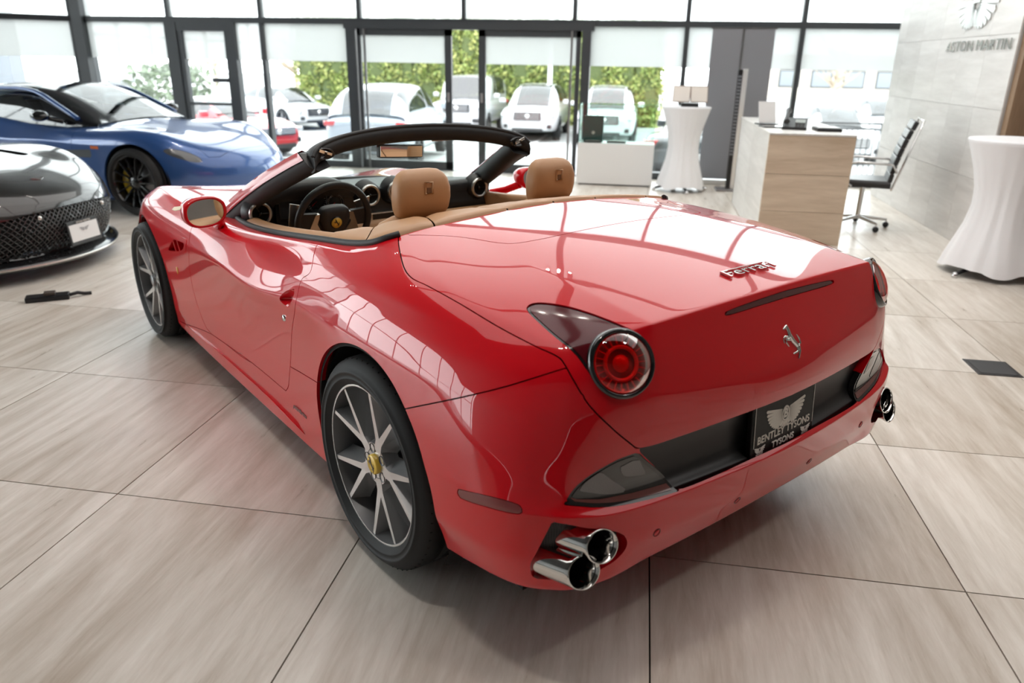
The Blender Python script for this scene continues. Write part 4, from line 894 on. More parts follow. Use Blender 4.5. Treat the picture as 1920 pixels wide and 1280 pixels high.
    path = smooth_line(half+[(x, -y, z) for x, y, z in half[-2::-1]], 6)
    prof = [(-.052, .014), (-.058, -.006), (-.054, -.036), (-.024, -.052), (.020, -.040), (.050, -.014), (.050, .004), (.010, .018), (-.028, .020)]   # (x, z) round the header
    def sweep(path, prof, name, m, par):
        rows = []
        for i, p in enumerate(path):
            rows.append([(p[0]+a, p[1], p[2]+b) for a, b in prof])
        mb = MB(); n = len(prof); mb.grid([[r[j] for r in rows] for j in range(n)], closeu=True, flip=True); mb.add(rows[0], [tuple(range(n))], False); mb.add(rows[-1], [tuple(range(n))[::-1]], False); return mb.build(name, m, par)
    fr = sweep(path, prof, 'windscreen_frame', RUBBER, car)
    lipP = path+np.array((-.044, 0, .018)); MB().tube([tuple(p) for p in lipP], .010, 8).build('header_seal', RUBBER, fr)
    for s in (1, -1):
        f = np.array((1, s, 1))
        pl = smooth_line([(1.80, .705, .845), (1.62, .675, .945), (1.40, .635, 1.055), (1.22, .59, 1.137), (1.105, .565, 1.183)], 6)
        rows = []
        for p in pl:
            kk = float(np.interp(p[0], [1.1, 1.8], [1.0, .45])); rows.append([tuple((p+d*np.array((1, kk if d[1] < 0 else 1, 1)))*f) for d in np.array([(-.01, .034, -.012), (.03, .036, .012), (.065, .0, .012), (.03, -.070, -.004), (-.035, -.072, -.042), (-.062, -.010, -.055), (-.042, .026, -.038)])])
        mb = MB(); n = len(rows[0]); mb.grid([[r[j] for r in rows] for j in range(n)], closeu=True, flip=s > 0); mb.add(rows[0], [tuple(range(n))]); mb.add(rows[-1], [tuple(range(n))]); mb.build('windscreen_pillar', RUBBER, fr)
        rows = [[tuple((p+d)*f) for d in np.array([(-.014, .040, -.012), (.028, .044, .016), (.072, .004, .018), (.06, -.02, .006)])] for p in pl]
        MB().grid(rows, flip=s > 0).build('pillar_skin', RED, fr)
        # latch pocket with bright striker
        p = Vector((1.070, .520*s, 1.194))
        k = MB(); k.xf(Matrix.Translation(p) @ Matrix.Rotation(R(18*s), 4, 'X')); k.lathe([(.0, -.001), (.030, -.002), (.036, -.010), (.040, .006)], 24, 0); k.V = [(v[0], p.y+(v[1]-p.y)*1.25, p.z+(v[2]-p.z)*.62) for v in k.V]; k.build('latch_pocket', BLACK_GLOSS, fr)
        k = MB(); k.xf(Matrix.Translation(p+Vector((-.012, 0, .002))) @ Matrix.Rotation(R(20*s), 4, 'X')); k.box((-.004, -.030, .0), (.006, -.006, .012), .002); k.box((-.004, .004, -.002), (.006, .030, .012), .002); k.tube([(0, -.012, .008), (0, .012, .008)], .004, 6); k.build('latch_striker', CHROME, fr)
        vz = MB(); vz.xf(Matrix.Translation((1.215, .30*s, 1.215)) @ Matrix.Rotation(R(10), 4, 'Y')); vz.box((-.06, -.15, -.008), (.08, .15, .006), .004); vz.build('sun_visor', TAN, fr)
    # glass
    lo = smooth_line([(1.83, .66, .865), (1.98, .52, .885), (2.10, .28, .905), (2.14, 0, .912)], 6); lo = np.concatenate([lo, (lo*(1, -1, 1))[-2::-1]])
    hi = smooth_line([(1.14, .54, 1.195), (1.18, .42, 1.235), (1.21, .22, 1.256), (1.215, 0, 1.262)], 6); hi = np.concatenate([hi, (hi*(1, -1, 1))[-2::-1]])
    rows = [[tuple(a+(b-a)*t+np.array((.05, 0, .035))*4*t*(1-t)) for t in np.linspace(0, 1, 8)] for a, b in zip(lo, hi)]
    MB().grid(rows).build('windscreen_glass', glass('car_glass', (.90, .96, .93), .05), fr)
    MB().tube([tuple(p+(0, 0, .004)) for p in lo[::2]], .014, 6).build('cowl_trim', BLACK_TRIM, fr)
    MB().box((1.255, .05, 1.21), (1.30, .12, 1.26), .01).build('mirror_stem', BLACK_TRIM, fr)
    # inside mirror
    c = Vector((1.195, .082, 1.170)); Mx = Matrix.Translation(c) @ Matrix.Rotation(R(-3), 4, 'Z') @ Matrix.Rotation(R(2.5), 4, 'X')
    o = MB().xf(Mx).box((-.012, -.115, -.030), (.02, .115, .030), .011).build('inside_mirror', BLACK_TRIM, fr)
    mirror = mat('mirror_glass', (.86, .86, .84), .02, metal=1)
    MB().xf(Mx).box((-.0135, -.108, -.0245), (-.011, .108, .0245), .001).build('mirror_face', mirror, o)
    # wing mirrors
    for s in (1, -1):
        f = Vector((1, s, 1)); c = np.array((1.425, .925, .938)); rows = []
        for k, (dx, sc) in enumerate([(-.012, .86), (-.016, .97), (-.004, 1.03), (.03, 1.03), (.07, .93), (.105, .70), (.125, .38), (.130, .02)]):
            ring = []
            for i in range(36):
                q = 2*math.pi*i/36; cy = math.copysign(abs(math.cos(q))**.82, math.cos(q)); cz = math.copysign(abs(math.sin(q))**.82, math.sin(q))
                yy = cy*.092*sc; zz = cz*.062*sc
                ring.append(tuple((c+(dx+yy*-.10+zz*.16, yy, zz+yy*-.05))*(1, s, 1)))
            rows.append(ring)
        mb = MB(); mb.grid([[r[i] for r in rows] for i in range(36)], closeu=True, flip=s < 0); w = mb.build('wing_mirror', RED, car)
        n = 36; face = [tuple((c+(-.010+y_*-.10+z_*.16, y_, z_+y_*-.05))*(1, s, 1)) for y_, z_ in [(math.copysign(abs(math.cos(2*math.pi*i/36))**.82, math.cos(2*math.pi*i/36))*.082, math.copysign(abs(math.sin(2*math.pi*i/36))**.82, math.sin(2*math.pi*i/36))*.053) for i in range(36)]]
        MB().add(face, [tuple(range(36))[::-1] if s > 0 else tuple(range(36))]).build('mirror_face', mirror, w)
        arm = MB().tube([tuple(np.array(p)*(1, s, 1)) for p in ((1.47, .86, .905), (1.56, .83, .865), (1.66, .80, .83))], [.024, .022, .03], 10); arm.build('mirror_arm', RED, w)
        if s > 0:
            tg = MB(); tg.prism([(0, 0), (.03, .012), (.036, .06), (.024, .085), (.006, .07)], 0, .002, 1); t_ = tg.build('paper_tag', mat('cream_paper', (.72, .66, .50), .8), w, 'cream paper tag'); frame(t_, (1.415, 1.018, .975), (.3, .95, 0), (0, -.12, -1))
build_cockpit(RED_CAR)
# ------------------------------------------------------------------ furniture
CLOTH = mat('white_cloth', (.80, .80, .82), .85, bump=(600, .1))
STEEL = mat('polished_steel', (.68, .68, .68), .16, metal=1)
def cloth_table(loc, r, label, seed):
    t = thing('cocktail_table', label, 'table', loc, 0, 'white cloth cocktail tables'); g = random.Random(seed)
    n = 96; H = 1.065; rows = []; ph = [g.uniform(0, 6.28) for _ in range(4)]
    zs = [(0.07, 1.0), (.14, .94), (.25, .83), (.40, .70), (.55, .635), (.68, .66), (.82, .76), (.95, .89), (1.03, .97), (H-.012, 1.0), (H, .985), (H+.001, .9), (H+.001, .0)]
    for i in range(n):
        q = 2*math.pi*i/n; col = []
        for z, k in zs:
            low = max(0, 1-z/.9); fold = (.05*math.cos(4*q+seed)+.02*math.cos(11*q+ph[0])+.012*math.cos(17*q+ph[1]))*low + .008*math.cos(23*q+ph[2])*math.sin(math.pi*min(1, z/H))
            zz = z - (.05*max(0, math.cos(4*q+seed)) if z < .2 else 0)*(1-z/.2 if z < .2 else 0)
            col.append((math.cos(q)*r*(k+fold), math.sin(q)*r*(k+fold), max(.02, zz)))
        rows.append(col)
    MB().grid(rows, closeu=True).build('table_cloth', CLOTH, t)
    MB().lathe([(r*.95, H-.03), (r*.95, H-.006), (0, H-.006)], 40).build('table_top', mat('table_board', (.7, .7, .7), .6), t)
    MB().tube([(0, 0, .04), (0, 0, H-.03)], .03, 16).build('table_post', STEEL, t)
    for k in range(4):
        q = math.pi/2*k+R(45)-seed/4; p = (math.cos(q), math.sin(q))
        l = MB().tube([(p[0]*.03, p[1]*.03, .10), (p[0]*r*.75, p[1]*r*.75, .055), (p[0]*r*1.12, p[1]*r*1.12, .028)], [.022, .018, .014], 10).build('foot', BLACK_TRIM_F, t)
        MB().lathe([(0, .0), (.022, .0), (.024, .02), (.016, .04), (0, .044)], 14, 2, (p[0]*r*1.12, p[1]*r*1.12, 0)).build('foot_cap', STEEL, l)
    return t
BLACK_TRIM_F = mat('black_metal', (.025, .025, .027), .35, metal=.5)
cloth_table((.70, 7.60, 0), .31, 'white hourglass-clothed cocktail table by the glass wall carrying an open display folder', 2.2)
cloth_table((3.07, 3.86, 0), .37, 'white-clothed cocktail table in front of the lettered stone wall at the right edge', .9)
def display_folder():
    t = thing('display_folder', 'open two-page display folder on the white table by the glass wall', 'display', (.73, 7.56, 1.067))
    paper = mat('warm_paper', (.78, .72, .66), .7); edge = mat('bronze_edge', (.20, .13, .09), .5)
    for s in (-1, 1):
        M = Matrix.Translation((0, 0, .03)) @ Matrix.Rotation(R(8*s), 4, 'Z') @ Matrix.Rotation(R(-14), 4, 'X')
        b = MB().xf(M).box((.004 if s > 0 else -.225, -.006, .02), (.225 if s > 0 else -.004, .006, .225)).build('folder_leaf', edge, t)
        MB().xf(M).box((.012 if s > 0 else -.217, -.0075, .03), (.217 if s > 0 else -.012, -.005, .217)).build('page', paper, b)
    MB().box((-.11, -.05, 0), (.11, .06, .045), .008).build('folder_stand', BLACK_TRIM_F, t)
display_folder()
def display_case():
    t = thing('display_case', 'low white display case with a glass box on top, beside the sliding doors', 'display case', (-.18, 7.92, 0)); w = mat('white_lacquer', (.78, .78, .77), .35)
    MB().box((-.51, -.20, .02), (.51, .20, .56), .004).build('case_base', w, t); MB().box((-.48, -.17, 0), (.48, .17, .02)).build('plinth', FRAME, t)
    gl = glass('case_glass', (.90, .96, .94), .01); gb = bpy.data.objects.new('glass_box', None)
    for nm, a, b in (('glass_pane', (-.50, -.19, .56), (.50, -.182, 1.06)), ('glass_pane', (-.50, .182, .56), (.50, .19, 1.06)), ('glass_pane', (-.50, -.19, .56), (-.492, .19, 1.06)), ('glass_pane', (.492, -.19, .56), (.50, .19, 1.06)), ('glass_pane', (-.50, -.19, 1.052), (.50, .19, 1.06))): MB().box(a, b).build(nm, gl, t)
display_case()
def boxed_gift():
    t = thing('gift_bag', 'dark green shop bag with a small pale crest inside the glass display case', 'bag', (-.50, 7.92, .5635))
    g = mat('dark_green_card', (.05, .085, .08), .6); b = MB(); b.add([(-.13, -.05, 0), (.13, -.05, 0), (.13, .05, 0), (-.13, .05, 0), (-.135, -.045, .34), (.135, -.045, .34), (.135, .045, .34), (-.135, .045, .34)], [(3, 2, 1, 0), (0, 1, 5, 4), (1, 2, 6, 5), (2, 3, 7, 6), (3, 0, 4, 7), (4, 5, 6, 7)]).build('bag_body', g, t)
    MB().tube([(-.05, -.03, .34), (-.04, -.03, .40), (.04, -.03, .40), (.05, -.03, .34)], .004, 6).build('bag_handle', BLACK_TRIM_F, t)
    MB().lathe([(0, -.0525), (.022, -.0515)], 16, 1, (0, 0, .12)).build('crest', SILVER_F, t)
SILVER_F = mat('silver_foil', (.7, .7, .68), .35, metal=.8)
boxed_gift()
def trays():
    for x, l, lab in ((-.50, .22, 'flat black tray in the glass display case below the dark green bag'), (-.18, .26, 'flat black tray in the middle of the glass display case')):
        t = thing('display_tray', lab, 'tray', (x, 7.79 if x < -.3 else 7.86, .5635)); MB().box((-l/2, -.035, 0), (l/2, .035, .018), .004).build('tray_body', BLACK_TRIM_F, t); MB().box((-l/2+.02, -.02, .018), (l/2-.02, .02, .026), .002).build('tray_item', STEEL, t)
trays()
def banner():
    t = thing('banner_stand', 'tall grey double fabric banner stand against the glass wall', 'banner', (1.38, 8.30, 0)); f = mat('grey_fabric', (.22, .22, .24), .85, bump=(900, .25))
    for s in (-1, 1): MB().box((-.40 if s < 0 else .012, -.008, .07), (-.012 if s < 0 else .40, .008, 2.02)).build('fabric_panel', f, t)
    MB().box((-.012, -.014, .05), (.012, .014, 2.03)).build('centre_pole', STEEL, t); MB().box((-.42, -.012, 2.02), (.42, .012, 2.04)).build('top_rail', STEEL, t)
    MB().box((-.43, -.09, .0), (.43, .09, .06), .01).build('base_cassette', mat('pale_aluminium', (.6, .6, .58), .4, metal=.6), t)
banner()
def totem():
    t = thing('brochure_totem', 'slim silver upright totem with a dark ladder-like inset before the grey banner', 'totem', (1.37, 7.76, 0))
    al = mat('silver_paint', (.72, .72, .72), .3, metal=.5)
    MB().box((-.19, -.13, 0), (.17, .13, .025), .004).build('base_plate', mat('grey_plate', (.30, .30, .31), .35, metal=.8), t)
    MB().box((-.005, -.03, .025), (.055, .03, 1.53), .004).build('upright', al, t); MB().box((-.062, -.022, .03), (-.005, .025, 1.52), .003).build('inset', BLACK_TRIM_F, t)
    for k in range(24): MB().box((-.058, -.028, .46+k*.042), (-.012, -.021, .485+k*.042)).build('slot_card', mat('slot_grey', (.16, .17, .19), .4), t)
totem()
def desk():
    t = thing('reception_desk', 'beige banded travertine reception desk with its left side coloured as window-lit', 'desk', (1.30, 4.60, 0)); st = stone('desk_travertine', (.44, .335, .235), (.66, .545, .42), 0, 1.25, .34, .4)
    for nm, a, b in (('front_slab', (0, 0, 0), (.745, .03, .30)), ('front_slab', (0, 0, .303), (.745, .03, .64)), ('front_slab', (0, 0, .643), (.745, .03, .985))): MB().box(a, b).build(nm, st, t)
    pale = stone('window_lit_travertine', (.55, .53, .50), (.74, .72, .69), 1, 1.0, .34, .4)  # paler stone copy: window light on the left side is put into the colour
    for k in range(2): MB().box((0, .032+k*1.09, 0), (.03, 1.12+k*1.09, .985)).build('side_slab', pale, t)
    MB().box((.72, .03, 0), (.745, 2.21, .985)).build('inner_side', st, t); MB().box((0, 2.18, 0), (.745, 2.21, .985)).build('back_slab', st, t)
    MB().box((-.004, -.004, .987), (.749, 2.215, 1.003)).build('desk_top', pale, t)
desk()
def desk_things():
    w = mat('white_plastic', (.74, .74, .74), .4); bk = mat('black_plastic', (.015, .015, .016), .35)
    t = thing('card_holder', 'leaning white printed card in a clear holder on the desk, left of the phone', 'card holder', (1.42, 5.62, 1.0035), R(15))
    M = Matrix.Rotation(R(-18), 4, 'X'); MB().xf(M).box((-.09, -.004, .016), (.09, .004, .235), .001).build('printed_card', w, t); MB().xf(M).box((-.092, .005, .016), (.092, .008, .24)).build('holder_back', glass('acrylic', (.93, .96, .96), .06), t); MB().box((-.10, -.05, 0), (.10, .09, .012), .002).build('holder_foot', bk, t)
    t = thing('tablet', 'thin black tablet lying flat on the desk in front of the card', 'tablet', (1.43, 5.30, 1.003), R(10)); MB().box((-.12, -.09, 0), (.12, .09, .012), .004).build('tablet_body', bk, t); MB().box((-.11, -.08, .0121), (.11, .08, .0126)).build('tablet_screen', mat('tablet_glass', (.01, .01, .012), .06), t)
    t = thing('desk_phone', 'black office desk phone with handset raised on its cradle', 'phone', (1.60, 5.12, 1.003), R(-12))
    b = MB(); b.add([(-.11, -.10, 0), (.11, -.10, 0), (.11, .10, 0), (-.11, .10, 0), (-.11, -.10, .025), (.11, -.10, .025), (.11, .10, .10), (-.11, .10, .10)], [(3, 2, 1, 0), (4, 5, 6, 7), (0, 1, 5, 4), (1, 2, 6, 5), (2, 3, 7, 6), (3, 0, 4, 7)]).build('phone_base', bk, t)
    MB().tube([(-.075, -.11, .075), (-.080, -.06, .115), (-.080, .03, .150), (-.075, .09, .165)], [.030, .018, .018, .030], 10).build('handset', bk, t); MB().xf(Matrix.Rotation(R(20.5), 4, 'X')).box((.0, .0, .063), (.09, .07, .068)).build('phone_screen', mat('lcd_grey', (.25, .28, .26), .3), t)
    k = MB()
    for i in range(3):
        for j in range(4): k.box((.005+i*.03, -.085+j*.022, .032+j*.008), (.027+i*.03, -.071+j*.022, .040+j*.008))
    o = k.build('phone_keys', mat('key_grey', (.12, .12, .12), .5), t); o['kind'] = 'stuff'
    t = thing('black_tray', 'low black paper tray on the desk beside the phone, nearest the chair', 'tray', (1.88, 5.05, 1.003)); MB().box((-.11, -.14, 0), (.11, .14, .03), .006).build('tray_body', bk, t); MB().box((-.09, -.12, .03), (.09, .12, .036)).build('paper_stack', w, t)
desk_things()
def office_chair():
    t = thing('office_chair', 'black ribbed leather office chair with chrome arms behind the desk', 'chair', (2.45, 5.62, 0), R(-12)); L = mat('chair_leather', (.022, .022, .024), .4)
    # front of the chair is local -x... the sitter faces the desk
    for k in range(7):
        z0 = .50+k*.085; x = .22+.05*k/7+.10*(k/7)**2; MB().xf(Matrix.Translation((x, 0, z0)) @ Matrix.Rotation(R(10+k*1.5), 4, 'Y')).box((-.022, -.235, 0), (.022, .235, .084), .012).build('back_pad', L, t)
    ring_solid_f([[(-.20+.44*u, y, .44+.0*u) for u, y in ((0, -.22), (1, -.24), (1, .24), (0, .22))], [(-.24+.48*u, y, .485) for u, y in ((0, -.24), (1, -.25), (1, .25), (0, .24))], [(-.22+.45*u, y, .51) for u, y in ((0, -.22), (1, -.23), (1, .23), (0, .22))]]).build('seat', L, t, bevel=.015)
    for s in (-1, 1): MB().tube([(-.12, s*.27, .45), (-.20, s*.28, .50), (-.20, s*.28, .66), (-.10, s*.28, .69), (.22, s*.27, .68), (.27, s*.25, .60)], .012, 10).build('arm_loop', STEEL, t)
    MB().tube([(.25, -.20, .42), (.30, -.235, .62), (.42, -.235, 1.10), (.42, .235, 1.10), (.30, .235, .62), (.25, .20, .42)], .010, 8).build('back_frame', STEEL, t)
    MB().tube([(0, 0, .10), (0, 0, .44)], .025, 14).build('gas_column', STEEL, t)
    for k in range(5):
        q = 2*math.pi*k/5+.3; c, s = math.cos(q), math.sin(q); leg = MB().tube([(0, 0, .11), (c*.30, s*.30, .085)], [.022, .013], 10).build('base_arm', STEEL, t)
        MB().lathe([(0, -.022), (.026, -.02), (.030, -.012), (.030, .012), (.026, .02), (0, .022)], 16, 1, (c*.30, s*.30, .030)).build('caster', BLACK_TRIM_F, leg)
        MB().tube([(c*.30, s*.30, .045), (c*.30, s*.30, .09)], .008, 8).build('caster_stem', STEEL, leg)
def ring_solid_f(P):
    mb = MB(); n = len(P[0]); mb.grid([[r[i] for r in P] for i in range(n)], smooth=False, closeu=True); mb.add(P[0], [tuple(range(n))[::-1]]); mb.add(P[-1], [tuple(range(n))]); return mb
office_chair()
def wall_sign():
    ch = mat('sign_chrome', (.50, .51, .48), .14, metal=1)
    t = thing('wall_lettering', 'row of chrome capital letters fixed to the grey stone wall', 'sign', (WALL_X-.001, 5.48, 1.775))
    me = text_mesh('ASTON MARTIN', .135, depth=.004, spacing=1.05, bold=-.0012); xs = [v.co.x for v in me.vertices]; k = 1.47/(max(xs)-min(xs)); cx = (max(xs)+min(xs))/2
    for v in me.vertices: v.co.x = (v.co.x-cx)*k; v.co.z = v.co.z+.012
    # one object for each letter
    bm = bmesh.new(); bm.from_mesh(me); left = set(bm.verts); isl = []
    while left:
        st = [left.pop()]; g = set(st)
        while st:
            v = st.pop()
            for e in v.link_edges:
                o = e.other_vert(v)
                if o not in g: g.add(o); left.discard(o); st.append(o)
        isl.append(g)
    isl.sort(key=lambda g: min(v.co.x for v in g))
    for g in isl:
        idx = {v: i for i, v in enumerate(g)}; F = [[idx[v] for v in f.verts] for f in bm.faces if f.verts[0] in g]
        m2 = bpy.data.meshes.new('letter'); m2.from_pydata([v.co[:] for v in g], [], F); o = link('letter', m2, ch, t); frame(o, (0, 0, 0), (0, -1, 0), (0, 0, 1))
    bm.free()
    t = thing('winged_emblem', 'outlined silver winged emblem above the chrome wall letters', 'emblem', (WALL_X-.001, 5.66, 2.16))
    for s in (-1, 1):
        for k in range(8):
            a = R(-80+k*11.5); r0, r1 = .06, .20+.26*(k/7)**1.2
            d = Vector((math.cos(a), math.sin(a))); n = Vector((-d.y, d.x)); w0, w1 = .012, .028+.006*k/7
            P = [d*r0+n*w0, d*r1+n*w1*.9, d*(r1+.018), d*r1-n*w1*.9, d*r0-n*w0]
            f = MB(); f.prism([(p.x*s, p.y) for p in P], 0, .012); o = f.build('feather', mat('emblem_silver', (.62, .62, .60), .3, metal=.9), t); frame(o, (0, 0, 0), (0, -1, 0), (0, 0, 1))
    b = MB(); b.prism([(-.07, -.02), (.07, -.02), (.06, .05), (-.06, .05)], 0, .02); o = b.build('emblem_plate', ch, t); frame(o, (0, 0, .02), (0, -1, 0), (0, 0, 1))
wall_sign()
def floor_box(x, y, lab):
    t = thing('floor_socket', lab, 'floor socket', (x, y, .0)); MB().box((-.115, -.115, 0), (.115, .115, .004), .001).build('socket_lid', mat('socket_grey', (.03, .03, .032), .45), t); MB().box((-.095, -.095, .004), (.095, .095, .0055)).build('lid_inlay', mat('socket_inlay', (.045, .045, .048), .6), t)
floor_box(2.19, 1.59, 'square dark grey floor socket lid on the tiles right of the red car')
def cable_plug():
    t = thing('cable_plug', 'black plug block with a short cable on the floor before the dark car', 'plug', (-3.72, 1.60, 0), R(35)); MB().box((-.16, -.05, 0), (.10, .05, .035), .008).build('plug_body', BLACK_TRIM_F, t); MB().tube([(.10, 0, .02), (.15, .0, .03), (.19, .03, .012), (.23, .035, .01)], .012, 8).build('cable', BLACK_TRIM_F, t); MB().box((-.05, -.035, .035), (.02, .035, .055), .006).build('plug_grip', mat('grip_brown', (.06, .045, .035), .5), t)
cable_plug()
# ------------------------------------------------------------------ the two coupes on the left
def coupe_net(width=1.0, nose=0, hood=0):
    P = np.array(NET, float); b = P[:, 3]+(P[:, 4]-P[:, 3])*.4; P = np.concatenate([P[:, :4], b[:, None], P[:, 4:]], 1)
    P[:, :, 1] *= width
    k = np.clip((P[:, :, 0]-2.67)/.93, 0, 1); P[:, :, 0] += nose*k; P[:, :, 2] += hood*np.clip((P[:, :, 0]-1.6)/.8, 0, 1)*np.clip((P[:, :, 2]-.55)/.3, 0, 1)
    P = split_line(P, 6, np.full(len(P), .22), np.full(len(P), .22), 1); P = split_line(P, 1, np.full(len(P), .2), np.full(len(P), .12), 1)
    return P
def coupe_shell(car, P, paint, fw=(2.67, .345), rw=(0, .353), roof_mat=None, step=.03):
    S, N = surface(P, step); sh = Sheet.from_grid(S, N); X = sh.X
    f = np.where(X[:, 1] > .5, np.minimum(np.hypot(X[:, 0]-rw[0], X[:, 2]-rw[1])-.385, np.hypot(X[:, 0]-fw[0], X[:, 2]-fw[1])-.385), 1); body = sh.cut(f)
    # greenhouse
    st = [(-.70, .99, .50, .60), (-.45, 1.07, .50, .66), (-.05, 1.17, .50, .70), (.45, 1.245, .52, .73), (.95, 1.265, .54, .745), (1.25, 1.235, .56, .75), (1.55, 1.12, .58, .745), (1.85, .985, .58, .72), (2.05, .895, .54, .66)]
    rows = []
    for x, zr, wr, wb in st:
        zb = .93 if x < .7 else .93-.06*(x-.7)/1.3; zb = min(zb, zr-.01)
        rows.append([(x, wb, zb-.04), (x, wb-.005, zb), (x, (wb+wr)/2+.045, zb*.45+zr*.55), (x, wr+.035, zb*.16+zr*.84), (x, wr-.03, zr-.006), (x, wr*.5, zr+.015), (x, 0, zr+.022)])
    G, GN = surface(np.array(rows), step, mirror=False)
    GN = -GN if (GN[:, 2:].mean((0, 1))[2] < 0) else GN
    gs = Sheet.from_grid(G, GN)
    v = gs.G[:, 1]/gs.G[:, 1].max(); x = gs.X[:, 0]; z = gs.X[:, 2]
    side = np.minimum.reduce([.60-v, v-.12, 1.50-x-(z-.93)*1.1, x+.15])
    screen = np.minimum.reduce([v-.66, x-1.20-.05*(1-v)])
    rear = np.minimum.reduce([v-.66, .25-x])
    return sh, body, gs, side, screen, rear
def mirror_pair(sh): return [sh, sh.flip_y()]
def spoke_wheel(car, x, yc, z, r, w, sgn, n, paint, rimr=.262, face=None, cal=None):
    def fin(mb, name, m, parent):
        mb.V = [(v[0]+x, sgn*(v[1]+yc), v[2]+z) for v in mb.V]
        if sgn < 0: mb.F = [f[::-1] for f in mb.F]
        return mb.build(name, m, parent)
    o = w-.015; rim = MB(); rim.lathe([(rimr+.008, o-.01), (rimr+.006, o+.002), (rimr, o), (rimr-.012, o-.03), (rimr-.018, -w+.03)], 48, 1)
    rim.lathe([(.075, o-.09), (.062, o-.022), (.03, o-.014), (0, o-.014)], 32, 1)
    for k in range(n):
        for s in (-1, 1):
            a = 2*math.pi*k/n; p0 = Vector((math.sin(a+s*.12)*.05, 0, math.cos(a+s*.12)*.05)); b = a+s*math.pi/n*.55; p1 = Vector((math.sin(b)*rimr, 0, math.cos(b)*rimr)); d = (p1-p0).normalized(); nn = Vector((d.z, 0, -d.x)); y = Vector((0, 1, 0))
            V = []
            for p, ff in ((p0, o-.022), (p1, o-.002)): V += [p+nn*.0055+y*ff, p-nn*.0055+y*ff, p+nn*.007+y*(ff-.03), p-nn*.007+y*(ff-.03)]
            rim.add(V, [(0, 1, 5, 4), (0, 4, 6, 2), (1, 3, 7, 5), (2, 6, 7, 3)])
    root = fin(rim, 'wheel', paint, car); t = MB(); t.lathe(tyre_profile(r, w), 64, 1); fin(t, 'tyre', TYRE, root)
    fin(MB().lathe([(.05, o-.16), (.18, o-.16), (.18, o-.13), (.05, o-.13), (.0, o-.1)][::-1], 40, 1), 'brake_disc', DISC, root)
    if cal:
        c = MB(); c.lathe([(.115, o-.065), (.18, o-.055), (.205, o-.075), (.205, o-.19), (.115, o-.19)][::-1], 12, 1, a0=cal[1], a1=cal[1]+1.35); fin(c, 'brake_caliper', cal[0], root)
    return root
def build_blue():
    th = R(-9); c, s = math.cos(th), math.sin(th); wx, wy = -4.93, 4.30
    # front right wheel (car axes x = 2.67, y = -.93) stands at (wx, wy)
    lx, ly = 2.67, -.90
    loc = (wx-(c*lx-s*ly), wy-(s*lx+c*ly), 0)
    car = thing('coupe_car', 'metallic blue coupe with black wheels and yellow brake caliper at the left', 'car', loc, th)
    paint = mat('blue_paint', (.032, .10, .31), .32, metal=.25, coat=1, coat_rough=.02); P = coupe_net(1.0, .02, .0)
    sh, body, gs, side, screen, rear = coupe_shell(car, P, paint)
    X = body.X
    # headlamp: slanted leaf on the front corner
    a = np.array((3.30, .68, .585)); b = np.array((3.03, .81, .665)); d = b-a; L = np.linalg.norm(d); d /= L
    def leaf(Sx):
        t = ((Sx.X-a)@d)/L; perp = np.linalg.norm(Sx.X-a-np.outer(t*L, d), axis=1); return np.where(Sx.X[:, 0] > 2.6, .050*np.sqrt(np.clip(4*(t+.15)*(1.15-t)/1.69, 0, 1))-perp, -1)
    lamp = body.cut(leaf(body)); body2 = body.cut(-leaf(body))
    # side strake behind the wheel
    def strake(Sx): return np.where((Sx.X[:, 1] > .8), np.minimum.reduce([Sx.X[:, 0]-1.55, 2.16-Sx.X[:, 0], .030+.02*(Sx.X[:, 0]-1.55)-np.abs(Sx.X[:, 2]-.60-.04*(Sx.X[:, 0]-1.9))]), -1)
    vent = body2.cut(strake(body2)); body2 = body2.cut(-strake(body2))
    # door joint and bonnet joint as real gaps
    def door(Sx): return np.minimum.reduce([1.80+.12*np.sin((Sx.X[:, 2]-.3)*3)-Sx.X[:, 0], Sx.X[:, 0]-.55, Sx.X[:, 2]-.27])
    dr = body2.cut(np.where(body2.X[:, 1] > .6, door(body2), -1)-.002); body2 = body2.cut(np.where(body2.X[:, 1] > .6, -door(body2), 1)-.002)
    hood_f = lambda Sx: np.minimum.reduce([Sx.X[:, 0]-2.02, 3.42-Sx.X[:, 0], .66-.10*np.clip(Sx.X[:, 0]-2.6, 0, 1)-Sx.X[:, 1], Sx.X[:, 2]-.60])
    hood = body2.cut(hood_f(body2)-.002); body2 = body2.cut(-hood_f(body2)-.002)
    put('body', mirror_pair(body2), paint, car, .02); put('bonnet', mirror_pair(hood), paint, car, .01)
    for sg in (1, -1):
        m = (lambda q: q) if sg > 0 else (lambda q: q.flip_y())
        put('door', [m(dr)], paint, car, .01); put('headlamp', [m(lamp.offset(-.003))], mat('headlamp_glass', (.10, .105, .11), .08, coat=1), car, .01, 'dark leaf-shaped headlamp')
        put('side_strake', [m(vent.offset(-.012))], mat('grey_strake', (.09, .10, .11), .35), car, 0)
        ledm = MB(); p = (a+b)/2*(1, sg, 1)
        for k in (-.3, 0, .3): ledm.lathe([(0, .012), (.016, .008), (.02, 0)], 14, 1, tuple(p+d*(1, sg, 1)*k*L*.5)) if sg > 0 else ledm.lathe([(0, -.012), (.016, -.008), (.02, 0)][::-1], 14, 1, tuple(p+d*(1, sg, 1)*k*L*.5))
        o = ledm.build('lamp_beads', CHROME, car); o['kind'] = 'stuff'
        MB().box((2.17, sg*.905, .66), (2.27, sg*.915, .69)).build('side_repeater', mat('amber', (.8, .18, .03), .3), car)
    put('inner_shell', mirror_pair(sh.cut(np.where(sh.X[:, 1] > .5, np.minimum(np.hypot(sh.X[:, 0], sh.X[:, 2]-.353)-.39, np.hypot(sh.X[:, 0]-2.67, sh.X[:, 2]-.345)-.39), 1)).offset(-.02)), DARK, car, 0)
